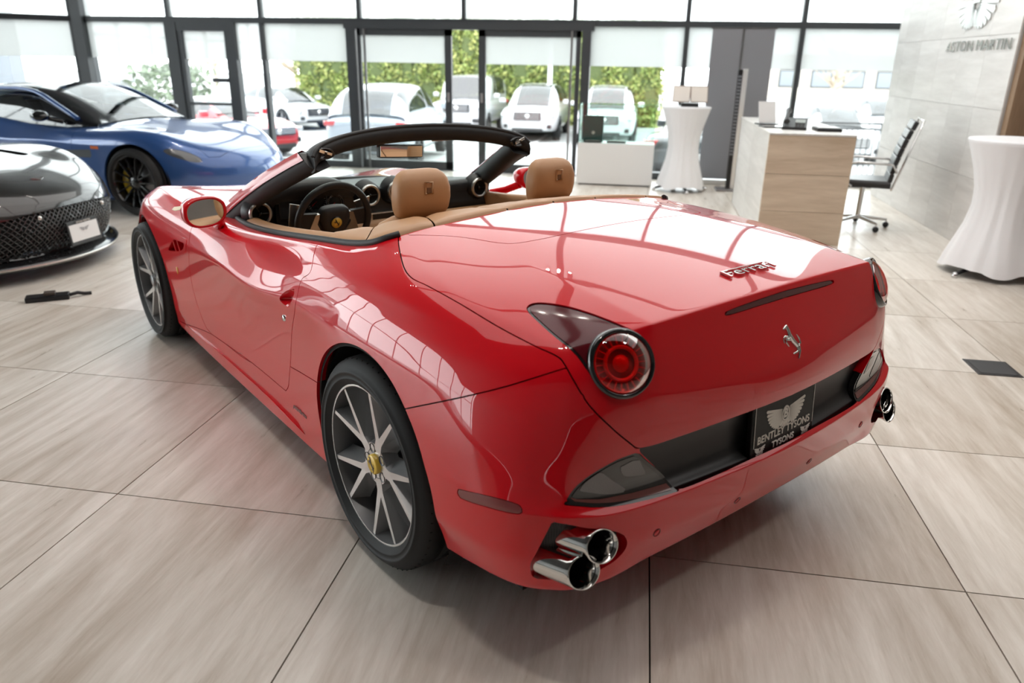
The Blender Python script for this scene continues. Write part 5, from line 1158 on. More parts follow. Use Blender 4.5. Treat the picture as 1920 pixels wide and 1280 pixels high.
    allg = np.maximum.reduce([side, screen, rear]); put('roof', mirror_pair(gs.cut(-allg)), mat('black_roof', (.012, .013, .016), .12, coat=1), car, .01)
    tint = glass('tinted_car_glass', (.30, .34, .35), .10)
    for sg in (1, -1): put('side_window', [gs.cut(side) if sg > 0 else gs.cut(side).flip_y()], tint, car, 0)
    put('windscreen', mirror_pair(gs.cut(screen)), glass('screen_car_glass', (.42, .46, .46), .10), car, 0); put('rear_window', mirror_pair(gs.cut(rear)), tint, car, 0)
    # blue roof rails over the side windows
    for sg in (1, -1):
        pts = smooth_line([(-.3, .62, 1.09), (.3, .605, 1.185), (.9, .615, 1.215), (1.25, .635, 1.185), (1.55, .675, 1.07), (1.85, .715, .935)], 5); MB().tube([tuple(p*(1, sg, 1)) for p in pts], .030, 8, squash=(1, .7)).build('roof_rail', paint, car)
        w = MB(); w.xf(Matrix.Translation((1.58, sg*.93, .965)))
        w.grid([[(dx, sg*y*s_, z*s_) for y, z in [(math.cos(q)*.085, math.sin(q)*.055) for q in np.linspace(0, 2*math.pi, 20)]] for dx, s_ in ((-.03, .9), (-.03, 1), (.02, 1), (.07, .75), (.10, .3), (.105, .01))], flip=sg > 0); mo = w.build('wing_mirror', BLACK_GLOSS, car)
        MB().tube([(1.60, sg*.86, .935), (1.70, sg*.76, .905)], [.022, .03], 8).build('mirror_arm', BLACK_GLOSS, mo)
        for (wx_, wz, rr) in ((2.67, .345, .345), (0, .353, .353)): spoke_wheel(car, wx_, .815, wz, rr, .125, sg, 7, mat('black_wheel', (.014, .014, .015), .25, coat=.5), cal=(mat('yellow_caliper', (.80, .55, .02), .35, coat=.5), -2.25))
        for (cx, cz) in ((0, .353), (2.67, .345)):
            ww = MB(); ww.lathe([(.05, .45), (.40, .45), (.40, .86)][::sg], 30, 1, (cx, 0, cz)); ww.V = [(v[0], v[1]*sg, v[2]) for v in ww.V]; ww.F = [f for f in ww.F if min(ww.V[i][2] for i in f) > .15]; ww.S = ww.S[:len(ww.F)]; ww.mi = ww.mi[:len(ww.F)]; ww.build('wheel_well', DARK, car)
    seat = mat('grey_seat', (.30, .30, .30), .7)
    for sg in (1, -1): ring_solid(superloft([((.70, sg*.35, .45), .10, .24), ((.55, sg*.35, .95), .07, .22), ((.52, sg*.35, 1.10), .04, .12)])).build('seat', seat, car)
    MB().box((1.45, -.65, .78), (1.75, .65, .90), .03).build('dashboard', mat('grey_dash', (.16, .16, .16), .6), car)
    MB().box((-.5, -.7, .14), (3.2, .7, .2)).build('floor_pan', DARK, car)
build_blue()
def build_black():
    # nose at about x = -4.08, car pointing along +x of the room
    car = thing('grand_tourer_car', 'dark grey coupe with a wide black mesh grille and white front plate', 'car', (-4.06-3.55, 2.36, 0), R(0))
    paint = mat('gunmetal_paint', (.035, .033, .032), .26, metal=.6, coat=1, coat_rough=.02); P = coupe_net(1.03, -.02, -.02)
    sh, body, gs, side, screen, rear = coupe_shell(car, P, paint)
    def mouth(Sx):
        x, y, z = Sx.X.T; y = np.abs(y); top = .505-.06*(y/.75)**2-.02*np.clip((y-.45)/.3, 0, 1); bot = .17+.10*np.clip((y-.45)/.35, 0, 1)**1.5; return np.where(x > 3.0, np.minimum.reduce([top-z, z-bot, (.80-y)*.8]), -1)
    grille = body.cut(mouth(body)-.0); b2 = body.cut(-mouth(body)); surround = b2.cut(.016+mouth(b2)); b2 = b2.cut(-(.016+mouth(b2)))
    def lampf(Sx):
        a = np.array((3.22, .70, .60)); b = np.array((2.92, .80, .755)); d = b-a; L = np.linalg.norm(d); d /= L; t = ((Sx.X-a)@d)/L; perp = np.linalg.norm(Sx.X-a-np.outer(t*L, d), axis=1)
        return np.where(Sx.X[:, 0] > 2.6, .065*np.sqrt(np.clip(4*(t+.1)*(1.1-t)/1.44, 0, 1))-perp, -1)
    lamp = b2.cut(lampf(b2)); b2 = b2.cut(-lampf(b2))
    # bonnet slots
    def slot(Sx):
        x, y, z = Sx.X.T; return np.where(z > .6, .045-np.hypot((y-.36-.12*(x-2.5))*1.0, np.maximum(np.abs(x-2.62)-.20, 0)), -1)
    sl = b2.cut(slot(b2)); b2 = b2.cut(-slot(b2))
    put('body', mirror_pair(b2), paint, car, .02); put('grille_frame', mirror_pair(surround.offset(.004)), BLACK_GLOSS, car, .02); put('grille_back', mirror_pair(grille.offset(-.05)), DARK, car, 0)
    for sg in (1, -1):
        m = (lambda q: q) if sg > 0 else (lambda q: q.flip_y())
        put('headlamp', [m(lamp.offset(-.003))], mat('clear_headlamp', (.35, .36, .37), .08, metal=.5, coat=1), car, .01, 'clear slanted headlamp'); put('bonnet_slot', [m(sl.offset(-.02))], BLACK_TRIM, car, 0)
    # mesh of the grille: crossing bars that follow the mouth, cut to its shape
    bars = MB(); barm = mat('grille_bars', (.020, .020, .021), .22, coat=.6); S3 = sh.cut(mouth(sh)-.002); n = 0
    def mouth_x(y, z):
        d = (S3.X[:, 1]-abs(y))**2+(S3.X[:, 2]-z)**2; return S3.X[d.argmin(), 0] if d.min() < .0006 else None
    for k in range(-40, 41):
        for s in (1, -1):
            seg = []
            for t in np.linspace(0, .36, 28):
                z = .165+t; y = k*.040+s*t*.95; x = mouth_x(y, z)
                if x is None:
                    if len(seg) > 2: bars.tube(seg, .0052, 5); 
                    seg = []
                else: seg.append((x-.016, y, z))
            if len(seg) > 2: bars.tube(seg, .0052, 5)
    o = bars.build('grille_mesh', barm, car); o['kind'] = 'stuff'
    # splitter, plate, badge
    spl = MB(); ysp = np.linspace(-.90, .90, 41); nx = lambda y: 3.57-.46*(abs(y)/.9)**2.2
    spl.grid([[(nx(y)-.25, y, .115), (nx(y)+.03, y, .105), (nx(y)+.035, y, .125), (nx(y)-.02, y, .145), (nx(y)-.10, y, .165)] for y in ysp], flip=False); spl.build('front_splitter', BLACK_GLOSS, car)
    spl = MB(); spl.grid([[(nx(y)+.036, y, .118), (nx(y)+.040, y, .124), (nx(y)+.036, y, .132)] for y in ysp]); spl.build('splitter_edge', SATIN, car)
    # plate: its own pale face in a dark frame
    p = MB().xf(Matrix.Translation((3.60, 0, .30)) @ Matrix.Rotation(R(-6), 4, 'Y')); p.box((-.012, -.165, -.09), (.0, .165, .09), .004); pl = p.build('front_plate', BLACK_TRIM, car, 'white dealer plate in a dark frame')
    MB().xf(Matrix.Translation((3.60, 0, .30)) @ Matrix.Rotation(R(-6), 4, 'Y')).box((0, -.150, -.062), (.0025, .150, .064)).build('plate_face', mat('plate_white', (.72, .72, .71), .4), pl)
    for (txt, z, h, m) in (('ASTON MARTIN', .076, .016, SILVER_PRINT), ('ASTON MARTIN', -.075, .014, SILVER_PRINT), ('TYSONS CORNER', -.036, .020, mat('grey_print', (.35, .35, .36), .5))):
        tx = link('plate_text', text_mesh(txt, h*1.3, depth=.0005), m, pl); frame(tx, (3.6028 if abs(z) < .07 else 3.6006, 0, .30+z), (0, 1, 0), (-.10, 0, 1))
    w = MB()
    for s in (1, -1):
        for k in range(5): w.prism([(s*.004, .005-k*.004), (s*(.052-.007*k), .012-k*.0065), (s*(.050-.007*k), .007-k*.0065), (s*.004, .002-k*.004)], 0, .0008)
    o = w.build('plate_wings', mat('grey_print', (.35, .35, .36), .5), pl); o['kind'] = 'stuff'; frame(o, (3.6035, 0, .325), (0, 1, 0), (-.10, 0, 1))
    d = ((sh.X-np.array((3.30, 0, .685)))**2).sum(1).argmin(); bp, bn = sh.X[d], sh.N[d]
    w = MB()
    for s in (1, -1): w.prism([(0, -.016), (s*.02, -.010), (s*.062, .012), (s*.066, .022), (s*.03, .014), (0, .008)], 0, .004)
    o = w.build('wing_badge', CHROME, car); fwd = Vector((1, 0, 0)); nn = Vector(bn); up = (nn.cross(Vector((0, 1, 0)))).normalized(); up = up if up.x < 0 else -up; frame(o, tuple(bp+bn*.002), (0, 1, 0), tuple(up))
    for y in (-.33, .33): MB().lathe([(0, .004), (.014, .002), (.017, -.01)], 18, 0, (3.535, y, .455)).build('bumper_sensor', SATIN, car)
    put('roof', mirror_pair(gs.cut(-np.maximum.reduce([side, screen, rear]))), paint, car, .01); put('glasshouse', mirror_pair(gs.cut(np.maximum.reduce([side, screen, rear]))), glass('tinted_car_glass', (.30, .34, .35), .10), car, 0)
    put('inner_shell', mirror_pair(sh.cut(-mouth(sh)).offset(-.03)), DARK, car, 0)
    for sg in (1, -1):
        for (wx_, wz, rr) in ((2.67, .345, .345), (0, .353, .353)): spoke_wheel(car, wx_, .83, wz, rr, .125, sg, 10, mat('black_wheel', (.014, .014, .015), .25, coat=.5))
    MB().box((-.5, -.7, .14), (3.2, .7, .2)).build('floor_pan', DARK, car)
build_black()
# ------------------------------------------------------------------ parking lot behind the glass
def gz(y): return float(np.interp(y, [WALL_Y, 9.5, 13, 20, 100], [-.10, -.14, -.58, -.85, -.85]))
def build_ground():
    rows = [[(x, y, gz(y)) for y in (WALL_Y+.12, 9.5, 13, 16, 20, 120)] for x in np.linspace(-90, 70, 12)]
    o = MB().grid(rows, flip=False).build('ground', mat('pale_asphalt', (.34, .34, .34), .9, noise=(1.5, .08))); tag(o, kind='structure')
    o = MB().box((-90, -60, -.3), (-14.9, WALL_Y+.1, -.15)).build('ground_side', mat('pale_asphalt', (.34, .34, .34), .9)); tag(o, kind='structure')
    kb = MB(); kb.box((-16, 27.0, -.86), (2.5, 27.1, -.70)); o = kb.build('kerb', mat('kerb_concrete', (.5, .49, .47), .9)); tag(o, kind='structure')
    for k in range(9):
        ln = MB(); ln.box((-.06, 0, 0), (.06, 4.6, .012)); o = ln.build('parking_line', mat('line_paint', (.8, .8, .8), .8)); o.location = (-13+k*2.45, 20.2, -.85); tag(o, kind='structure')
build_ground()
KINDS = {
 # body stations: x, top, half width, bottom; cabin stations: x, roof, half roof, half belt; wheel x, radius
 'suv': ([(-2.42, .95, .72, .42), (-2.36, 1.10, .90, .32), (-1.9, 1.13, .975, .27), (0, 1.10, .985, .25), (1.1, 1.08, .985, .25), (1.9, 1.02, .96, .27), (2.32, .93, .88, .30), (2.44, .80, .70, .38)],
         [(-2.30, 1.14, .66, .84), (-2.12, 1.45, .66, .88), (-1.85, 1.64, .68, .90), (-.9, 1.72, .70, .91), (.1, 1.71, .69, .91), (.55, 1.62, .67, .90), (1.00, 1.30, .68, .88), (1.28, 1.08, .70, .84)], (-1.48, 1.50, .375)),
 'box': ([(-2.25, 1.0, .86, .50), (-2.22, 1.18, .93, .42), (-1.5, 1.22, .94, .40), (0, 1.22, .94, .40), (.9, 1.22, .94, .40), (1.9, 1.18, .93, .40), (2.2, 1.12, .92, .42), (2.24, 1.0, .86, .5)],
         [(-2.20, 1.25, .80, .86), (-2.16, 1.80, .76, .86), (-2.05, 1.93, .74, .86), (-.9, 1.96, .74, .86), (.5, 1.95, .74, .86), (.72, 1.90, .74, .86), (.86, 1.60, .76, .86), (.98, 1.22, .78, .86)], (-1.42, 1.43, .39)),
 'sedan': ([(-2.5, .80, .66, .38), (-2.42, .96, .84, .28), (-1.8, 1.00, .93, .22), (0, .96, .945, .20), (1.1, .93, .94, .20), (1.9, .86, .92, .22), (2.38, .76, .80, .24), (2.5, .64, .58, .30)],
           [(-1.95, .99, .55, .74), (-1.55, 1.16, .55, .78), (-1.0, 1.36, .57, .80), (-.3, 1.455, .59, .82), (.35, 1.44, .60, .82), (.80, 1.28, .60, .81), (1.2, 1.06, .62, .78), (1.38, .95, .62, .74)], (-1.50, 1.55, .345)),
 'coupe': ([(-2.22, .80, .70, .38), (-2.15, .98, .86, .28), (-1.6, 1.00, .955, .20), (0, .90, .94, .17), (.9, .86, .94, .17), (1.5, .86, .95, .18), (2.05, .74, .82, .20), (2.22, .58, .55, .26)],
           [(-2.0, .99, .50, .62), (-1.5, 1.12, .52, .68), (-.9, 1.25, .54, .72), (-.35, 1.30, .56, .74), (.05, 1.28, .57, .75), (.45, 1.14, .58, .74), (.85, .95, .58, .70), (1.0, .87, .56, .66)], (-1.35, 1.36, .345)),
}
def vehicle(name, kind, label, x, y, heading, paint, cat='car', front=True, rear=True, lamp_col=None):
    t = thing(name, label, cat, (x, y, gz(y)), heading, 'cars parked behind the glass wall'); bs, cs, (wr, wf, rad) = KINDS[kind]
    def rows(bs):
        out = []
        for (X, zt, w, zb) in bs: h = zt-zb; out.append([(X, 0, zb), (X, w*.8, zb), (X, w*.965, zb+.10*h), (X, w, zb+.38*h), (X, w*.99, zb+.72*h), (X, w*.95, zt-.05*h), (X, w*.78, zt), (X, 0, zt+.03)])
        a = [(bs[0][0], p[1]*.0, (p[2]+bs[0][1])/2) for p in out[0]]; b = [(bs[-1][0], 0, (p[2]+bs[-1][1])/2) for p in out[-1]]
        return np.array([a]+out+[b])
    S, N = surface(rows(bs), .09, mirror=False); N = -N if N[len(N)//2, N.shape[1]//2, 1] < 0 else N; sh = Sheet.from_grid(S, N); X = sh.X
    f = np.where(X[:, 1] > .4, np.minimum(np.hypot(X[:, 0]-wr, X[:, 2]-rad)-rad*1.13, np.hypot(X[:, 0]-wf, X[:, 2]-rad)-rad*1.13), 1); body = sh.cut(f)
    zlow = bs[3][3]+.10; low = body.cut(zlow-body.X[:, 2]); up = body.cut(body.X[:, 2]-zlow)
    put('body', mirror_pair(up), paint, t, .03); put('lower_trim', mirror_pair(low), BLACK_TRIM, t, 0)
    G = []
    for (X_, zr, w, wb) in cs:
        zb = float(np.interp(X_, [b[0] for b in bs], [b[1] for b in bs]))-.04; zr = max(zr, zb+.02); G.append([(X_, wb, zb-.03), (X_, wb-.01, zb+.03), (X_, wb*.5+w*.5+.03, zb*.45+zr*.55), (X_, w+.035, zb*.14+zr*.86), (X_, w-.04, zr-.006), (X_, w*.5, zr+.02), (X_, 0, zr+.028)])
    S, N = surface(np.array(G), .07, mirror=False); N = -N if N[len(N)//2, -1, 2] < 0 else N; gs = Sheet.from_grid(S, N); v = gs.G[:, 1]/gs.G[:, 1].max(); gx = gs.X[:, 0]
    zmax = gs.X[:, 2].max(); xr0, xf0 = cs[2][0], cs[4][0]
    side = np.minimum.reduce([.56-v, v-.14, gx-cs[0][0]-.30, cs[-1][0]-.42-gx-(gs.X[:, 2]-1.0)*.6, np.abs(gx-(-.25))-.03]); scr = np.minimum.reduce([v-.60, gx-cs[4][0]-.06]); rr = np.minimum.reduce([v-.60, cs[2][0]+.02-gx])
    put('cabin_roof', mirror_pair(gs.cut(-np.maximum.reduce([side, scr, rr]))), paint, t, .01)
    tint = glass('parked_car_glass', (.20, .22, .23), .08)
    put('windscreen', mirror_pair(gs.cut(scr)), tint, t, 0); put('rear_window', mirror_pair(gs.cut(rr)), tint, t, 0)
    for s in (1, -1): put('side_windows', [gs.cut(side) if s > 0 else gs.cut(side).flip_y()], tint, t, 0)
    MB().box((cs[1][0]+.2, -.6, .4), (cs[-2][0], .6, .98)).build('cabin_interior', mat('car_interior', (.10, .10, .10), .8), t)
    wv = mat('parked_wheel', (.30, .30, .31), .35, metal=.8)
    for s in (1, -1):
        for wx in (wr, wf):
            w = MB(); yc = bs[3][2]-.13
            w.lathe([(rad*.70, .10), (rad*.72, .125), (rad*.93, .118), (rad, .09), (rad, -.10), (rad*.7, -.11)] if s > 0 else [(rad*.7, -.11), (rad, -.10), (rad, .09), (rad*.93, .118), (rad*.72, .125), (rad*.70, .10)], 28, 1); w.V = [(a+wx, s*(b+yc), c+rad) for a, b, c in w.V]
            tr = w.build('wheel', TYRE, t)
            h = MB()
            h.lathe([(0, .105), (.05, .105), (.055, .09)], 12, 1)
            for k in range(5):
                q = 2*math.pi*k/5; h.xf(Matrix.Rotation(q, 4, 'Y')); h.box((-.03, .075, .03), (.03, .10, rad*.7))
            h.xf(None); h.V = [(a+wx, s*(b+yc), c+rad) for a, b, c in h.V]; h.build('wheel_spokes', wv, tr)
            MB().lathe([(rad*.69, .06), (0, .06)], 24, 1, (0, 0, 0)).xf(None).build('wheel_disc', DARK, tr).location = (wx, s*yc if s > 0 else s*yc-.12, rad)
            a = MB(); a.lathe([(.05, yc-.3), (rad*1.16, yc-.3), (rad*1.16, yc+.10)][::s], 20, 1, (wx, 0, rad)); a.V = [(p, s*q, r_) for p, q, r_ in a.V]; a.F = [f_ for f_ in a.F if min(a.V[i][2] for i in f_) > zlow]; a.S = a.S[:len(a.F)]; a.mi = a.mi[:len(a.F)]; a.build('wheel_well', DARK, t)
        mr = MB(); mr.xf(Matrix.Translation((cs[-2][0]-.12, s*(cs[-2][3]+.20), bs[4][1]+.12))); mr.box((-.05, -.10, -.07), (.07, .10, .07), .035); mr.build('wing_mirror', paint, t)
    # front: lamps, grille, intake, plate
    xf, zf, wf_ = bs[-1][0], bs[-2][1], bs[-2][2]; chrome = mat('pale_chrome', (.7, .7, .7), .2, metal=.9); lampm = mat('parked_headlamp', (.55, .57, .58), .15, metal=.4, coat=1)
    if front:
        for s in (1, -1):
            m = MB(); m.xf(Matrix.Translation((bs[-2][0]+.0, s*wf_*.80, zf-.10)) @ Matrix.Rotation(R(-24*s), 4, 'Z')); m.box((-.10, -.17, -.055), (.06, .17, .05), .03); m.build('headlamp', lampm, t)
            m = MB(); m.xf(Matrix.Translation((bs[-2][0]+.04, s*wf_*.72, bs[-2][3]+.19)) @ Matrix.Rotation(R(-20*s), 4, 'Z')); m.box((-.06, -.14, -.06), (.05, .14, .06), .03); m.build('side_intake', BLACK_TRIM, t)
        gw, gh = (.44, .13) if kind != 'coupe' else (.5, .09)
        g = MB(); g.box((xf-.10, -gw, zf-.13-gh), (xf+.03, gw, zf-.13+gh), .03); gr = g.build('grille', BLACK_TRIM, t)
        for k in range(4): MB().box((xf+.02, -gw+.04, zf-.13-gh+.045+k*gh*.45), (xf+.045, gw-.04, zf-.13-gh+.065+k*gh*.45)).build('grille_slat', chrome, gr)
        MB().lathe([(0, .06), (.06, .055), (.07, .03)], 16, 0, (xf, 0, zf-.13)).build('nose_badge', chrome, gr)
        MB().box((xf-.12, -.50, bs[-2][3]+.02), (xf+.015, .50, bs[-2][3]+.13), .03).build('lower_intake', BLACK_TRIM, t)
    if rear:
        xb, zb_, wb_ = bs[0][0], bs[1][1], bs[1][2]; red = mat('parked_tail_lamp', (.45, .02, .02), .2, coat=1)
        for s in (1, -1):
            m = MB(); m.xf(Matrix.Translation((bs[1][0]-.01, s*wb_*.80, zb_-.14)) @ Matrix.Rotation(R(24*s), 4, 'Z')); m.box((-.05, -.17, -.05), (.10, .17, .05), .025); m.build('tail_lamp', red, t)
        MB().box((xb-.035, -.26, (bs[0][1]+bs[0][3])/2-.02), (xb+.02, .26, (bs[0][1]+bs[0][3])/2+.10), .008).build('number_plate', WHITE_PRINT, t)
        MB().box((xb-.02, -.62, bs[0][3]-.02), (xb+.2, .62, bs[0][3]+.13), .03).build('rear_diffuser', BLACK_TRIM, t)
    return t
PW = mat('parked_white', (.46, .47, .48), .3, coat=1); PR = mat('parked_red', (.42, .006, .012), .3, coat=1); PK = mat('parked_black', (.02, .02, .022), .25, coat=1); PG = mat('parked_dark_green', (.03, .04, .042), .3, coat=1); PS = mat('parked_silver', (.50, .52, .54), .3, metal=.5, coat=1)
vehicle('suv_car', 'suv', 'white sporty SUV seen from behind, parked close outside the sliding doors', -5.75, 15.2, R(94), mat('parked_pale_blue_white', (.36, .40, .45), .28, coat=1))
vehicle('sedan_car', 'sedan', 'black sedan tail poking out behind the pale SUV outside', -8.65, 22.7, R(120), PK)
vehicle('offroader_car', 'box', 'white boxy off-roader facing the sliding doors, in front of the hedge', -5.85, 24.2, R(-90), PW)
vehicle('suv_car', 'suv', 'white rounded SUV facing the showroom, right of the boxy off-roader', -3.50, 24.3, R(-90), PW)
vehicle('suv_car', 'suv', 'white SUV facing the showroom just behind the glass display case', -1.02, 23.6, R(-90), PW)
vehicle('coupe_car', 'coupe', 'dark green car seen from behind between display case and clothed table', 1.35, 13.4, R(82), PG)
vehicle('coupe_car', 'coupe', 'red sports car parked outside behind the hinged entrance door', -10.25, 15.1, R(-24), PR)
vehicle('sedan_car', 'sedan', 'white saloon with chrome grille parked outside, left of the hedge', -13.4, 24.9, R(-32), PW)
vehicle('sedan_car', 'sedan', 'white car behind the black railing outside, seen above the desk phone', 5.35, 20.5, R(-88), PW)
vehicle('sedan_car', 'sedan', 'silver car parked outside at the far right of the lot', 8.2, 26.5, R(-90), PS)
vehicle('sedan_car', 'sedan', 'silver car far off beyond the blue coupe windscreen, left of the red car', -23.5, 30, R(-60), PS)
# ---- planting
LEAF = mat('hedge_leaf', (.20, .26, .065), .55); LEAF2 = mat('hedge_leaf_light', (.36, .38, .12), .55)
def leaf_cloud(n, box, seed, size):
    """n leaf blades on and near the surface of a rounded box"""
    g = np.random.default_rng(seed); (x0, y0, z0), (x1, y1, z1) = box; V = []; F = []
    c = np.array([(x0+x1)/2, (y0+y1)/2, (z0+z1)/2]); h = np.array([x1-x0, y1-y0, z1-z0])/2
    d = g.normal(size=(n, 3)); d /= np.abs(d).max(1, keepdims=True); u = d*(.72+.30*g.random((n, 1)))
    u += .06*np.sin(u[:, [1, 2, 0]]*17+seed); P = c+u*h
    for p in P:
        a = g.normal(size=3); a /= np.linalg.norm(a); b = np.cross(a, g.normal(size=3)); b /= np.linalg.norm(b); s = size*(.6+.8*g.random()); k = len(V)
        V += [p-a*s, p+b*s*.45, p+a*s, p-b*s*.45]; F.append((k, k+1, k+2, k+3))
    return V, F
def hedge():
    t = thing('hedge', 'tall clipped yellow-green hedge behind the parked cars', 'hedge', (-6.55, 28.2, -.85))
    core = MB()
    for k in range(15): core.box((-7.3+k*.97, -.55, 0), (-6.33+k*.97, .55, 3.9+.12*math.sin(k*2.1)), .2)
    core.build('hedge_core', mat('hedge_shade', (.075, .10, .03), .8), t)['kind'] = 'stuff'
    for nm, m, sd, n in (('leaves', LEAF, 1, 11000), ('light_leaves', LEAF2, 2, 9000)):
        g = np.random.default_rng(sd); V = []; F = []
        xy = np.stack([g.uniform(-7.4, 7.4, n), -.62+.14*g.random(n)*np.sign(1), g.uniform(.02, 4.05, n)], 1); xy[:, 1] += .10*np.sin(xy[:, 0]*4.3)*np.sin(xy[:, 2]*3.7)
        for p in xy:
            a = g.normal(size=3); a /= np.linalg.norm(a); b = np.cross(a, g.normal(size=3)); b /= np.linalg.norm(b); s = .085*(.6+.8*g.random()); k = len(V); V += [p-a*s, p+b*s*.5, p+a*s, p-b*s*.5]; F.append((k, k+1, k+2, k+3))
        raw(nm, V, F, m, t, smooth=False)['kind'] = 'stuff'
hedge()
def shrub(x, y, r, h, lab, m, seed, trunk=False):
    t = thing('shrub', lab, 'shrub', (x, y, gz(y))); V, F = leaf_cloud(1500, ((-r, -r, .1), (r, r, h)), seed, .13); raw('foliage', V, F, m, t, smooth=False)['kind'] = 'stuff'
    for k in range(5): MB().tube([(0, 0, 0), (math.cos(k*1.3)*r*.4, math.sin(k*1.3)*r*.4, h*.6)], [.04, .015], 6).build('stem', mat('bark', (.13, .10, .075), .9), t)
shrub(-15.0, 20.5, 1.05, 2.1, 'grey-green round shrub outside beside the corner post of the glass wall', mat('shrub_leaf', (.15, .19, .12), .7), 5)
dry = mat('dry_twigs', (.42, .35, .27), .9)
def bare_tree(x, y, h, lab, seed):
    t = thing('bare_tree', lab, 'tree', (x, y, gz(y)), 0, 'bare trees along the far edge of the lot'); g = random.Random(seed); MB().tube([(0, 0, 0), (.1, 0, h*.5), (.0, .1, h*.8)], [.16, .11, .05], 8).build('trunk', dry, t)
    b = MB()
    for k in range(60):
        z = h*g.uniform(.25, .8); q = g.uniform(0, 6.28); l = g.uniform(.6, 1.7)*h/5; p0 = Vector((0, 0, z)); p1 = p0+Vector((math.cos(q)*l, math.sin(q)*l, l*.7)); p2 = p1+Vector((math.cos(q+.6)*l*.6, math.sin(q+.6)*l*.6, l*.6)); b.tube([p0, p1, p2], [.05, .03, .012], 4, caps=False)
    b.build('branches', dry, t)['kind'] = 'stuff'
for k, (x, y, h, lab) in enumerate([(-27, 44, 4.6, 'bare pale tree far outside, just right of the corner post'), (-22.5, 46, 4.2, 'bare pale tree far outside, left of the hinged door'), (-18.5, 45, 4.4, 'bare pale tree far outside, seen through the hinged door'), (-31, 47, 5.0, 'bare pale tree far outside, behind the blue car roof'), (11.5, 48, 4.0, 'bare pale tree far outside at the right, above the desk')]): bare_tree(x, y, h, lab, k)
def lot_post(x, y, h, w, m, lab):
    t = thing('lot_post', lab, 'post', (x, y, gz(y))); MB().box((-w/2, -w/2, 0), (w/2, w/2, h), .02).build('shaft', m, t); MB().box((-w*.7, -w*.7, 0), (w*.7, w*.7, .25), .02).build('footing', mat('kerb_concrete', (.5, .49, .47), .9), t); MB().box((-w*.6, -w*.6, h), (w*.6, w*.6, h+.06), .01).build('cap', m, t)
lot_post(-18.5, 30, 4.5, .22, mat('post_white', (.8, .8, .8), .5), 'white lamp post in the lot behind the hinged door')
lot_post(-3.45, 27.2, 4.0, .16, mat('post_white', (.8, .8, .8), .5), 'white post in front of the hedge above the rounded SUV')
lot_post(-15.2, 14.4, 4.0, .42, mat('post_grey', (.24, .26, .29), .6), 'broad grey pillar outside the far left window')
lot_post(-15.9, 14.0, 4.0, .36, mat('post_white', (.8, .8, .8), .5), 'broad white pillar outside the far left window')
def low_building():
    t = thing('low_building', 'pale low commercial building on the far side of the lot at the right', 'building', (16, 62, -.85)); w = mat('building_cream', (.62, .55, .48), .9)
    MB().box((-9, 0, 0), (16, 8, 3.0)).build('wall', w, t); MB().box((-9.3, -.3, 3.0), (16.3, 8, 3.35)).build('roof_edge', mat('building_red', (.45, .20, .17), .8), t)
    for k in range(10):
        f = MB().box((-8+k*2.4, -.06, .9), (-6.4+k*2.4, .05, 2.2)).build('window', FRAME, t); MB().box((-7.9+k*2.4, -.08, 1.0), (-6.5+k*2.4, -.05, 2.1)).build('pane', mat('far_pane', (.2, .22, .24), .1), f)
low_building()
def railing():
    t = thing('metal_railing', 'black metal bar railing outside the window behind the desk', 'railing', (2.75, 10.9, gz(10.9)), R(4)); k = mat('railing_black', (.02, .02, .022), .4)
    for z in (.18, .93, 1.02): MB().tube([(0, 0, z), (1.55, 0, z)], .016, 8).build('rail', k, t)
    for i in range(17): MB().tube([(.05+i*.09, 0, .18), (.05+i*.09, 0, .93)], .009, 6).build('bar', k, t)
    for x in (0, 1.55): MB().tube([(x, 0, 0), (x, 0, 1.03)], .024, 8).build('post', k, t)
railing()
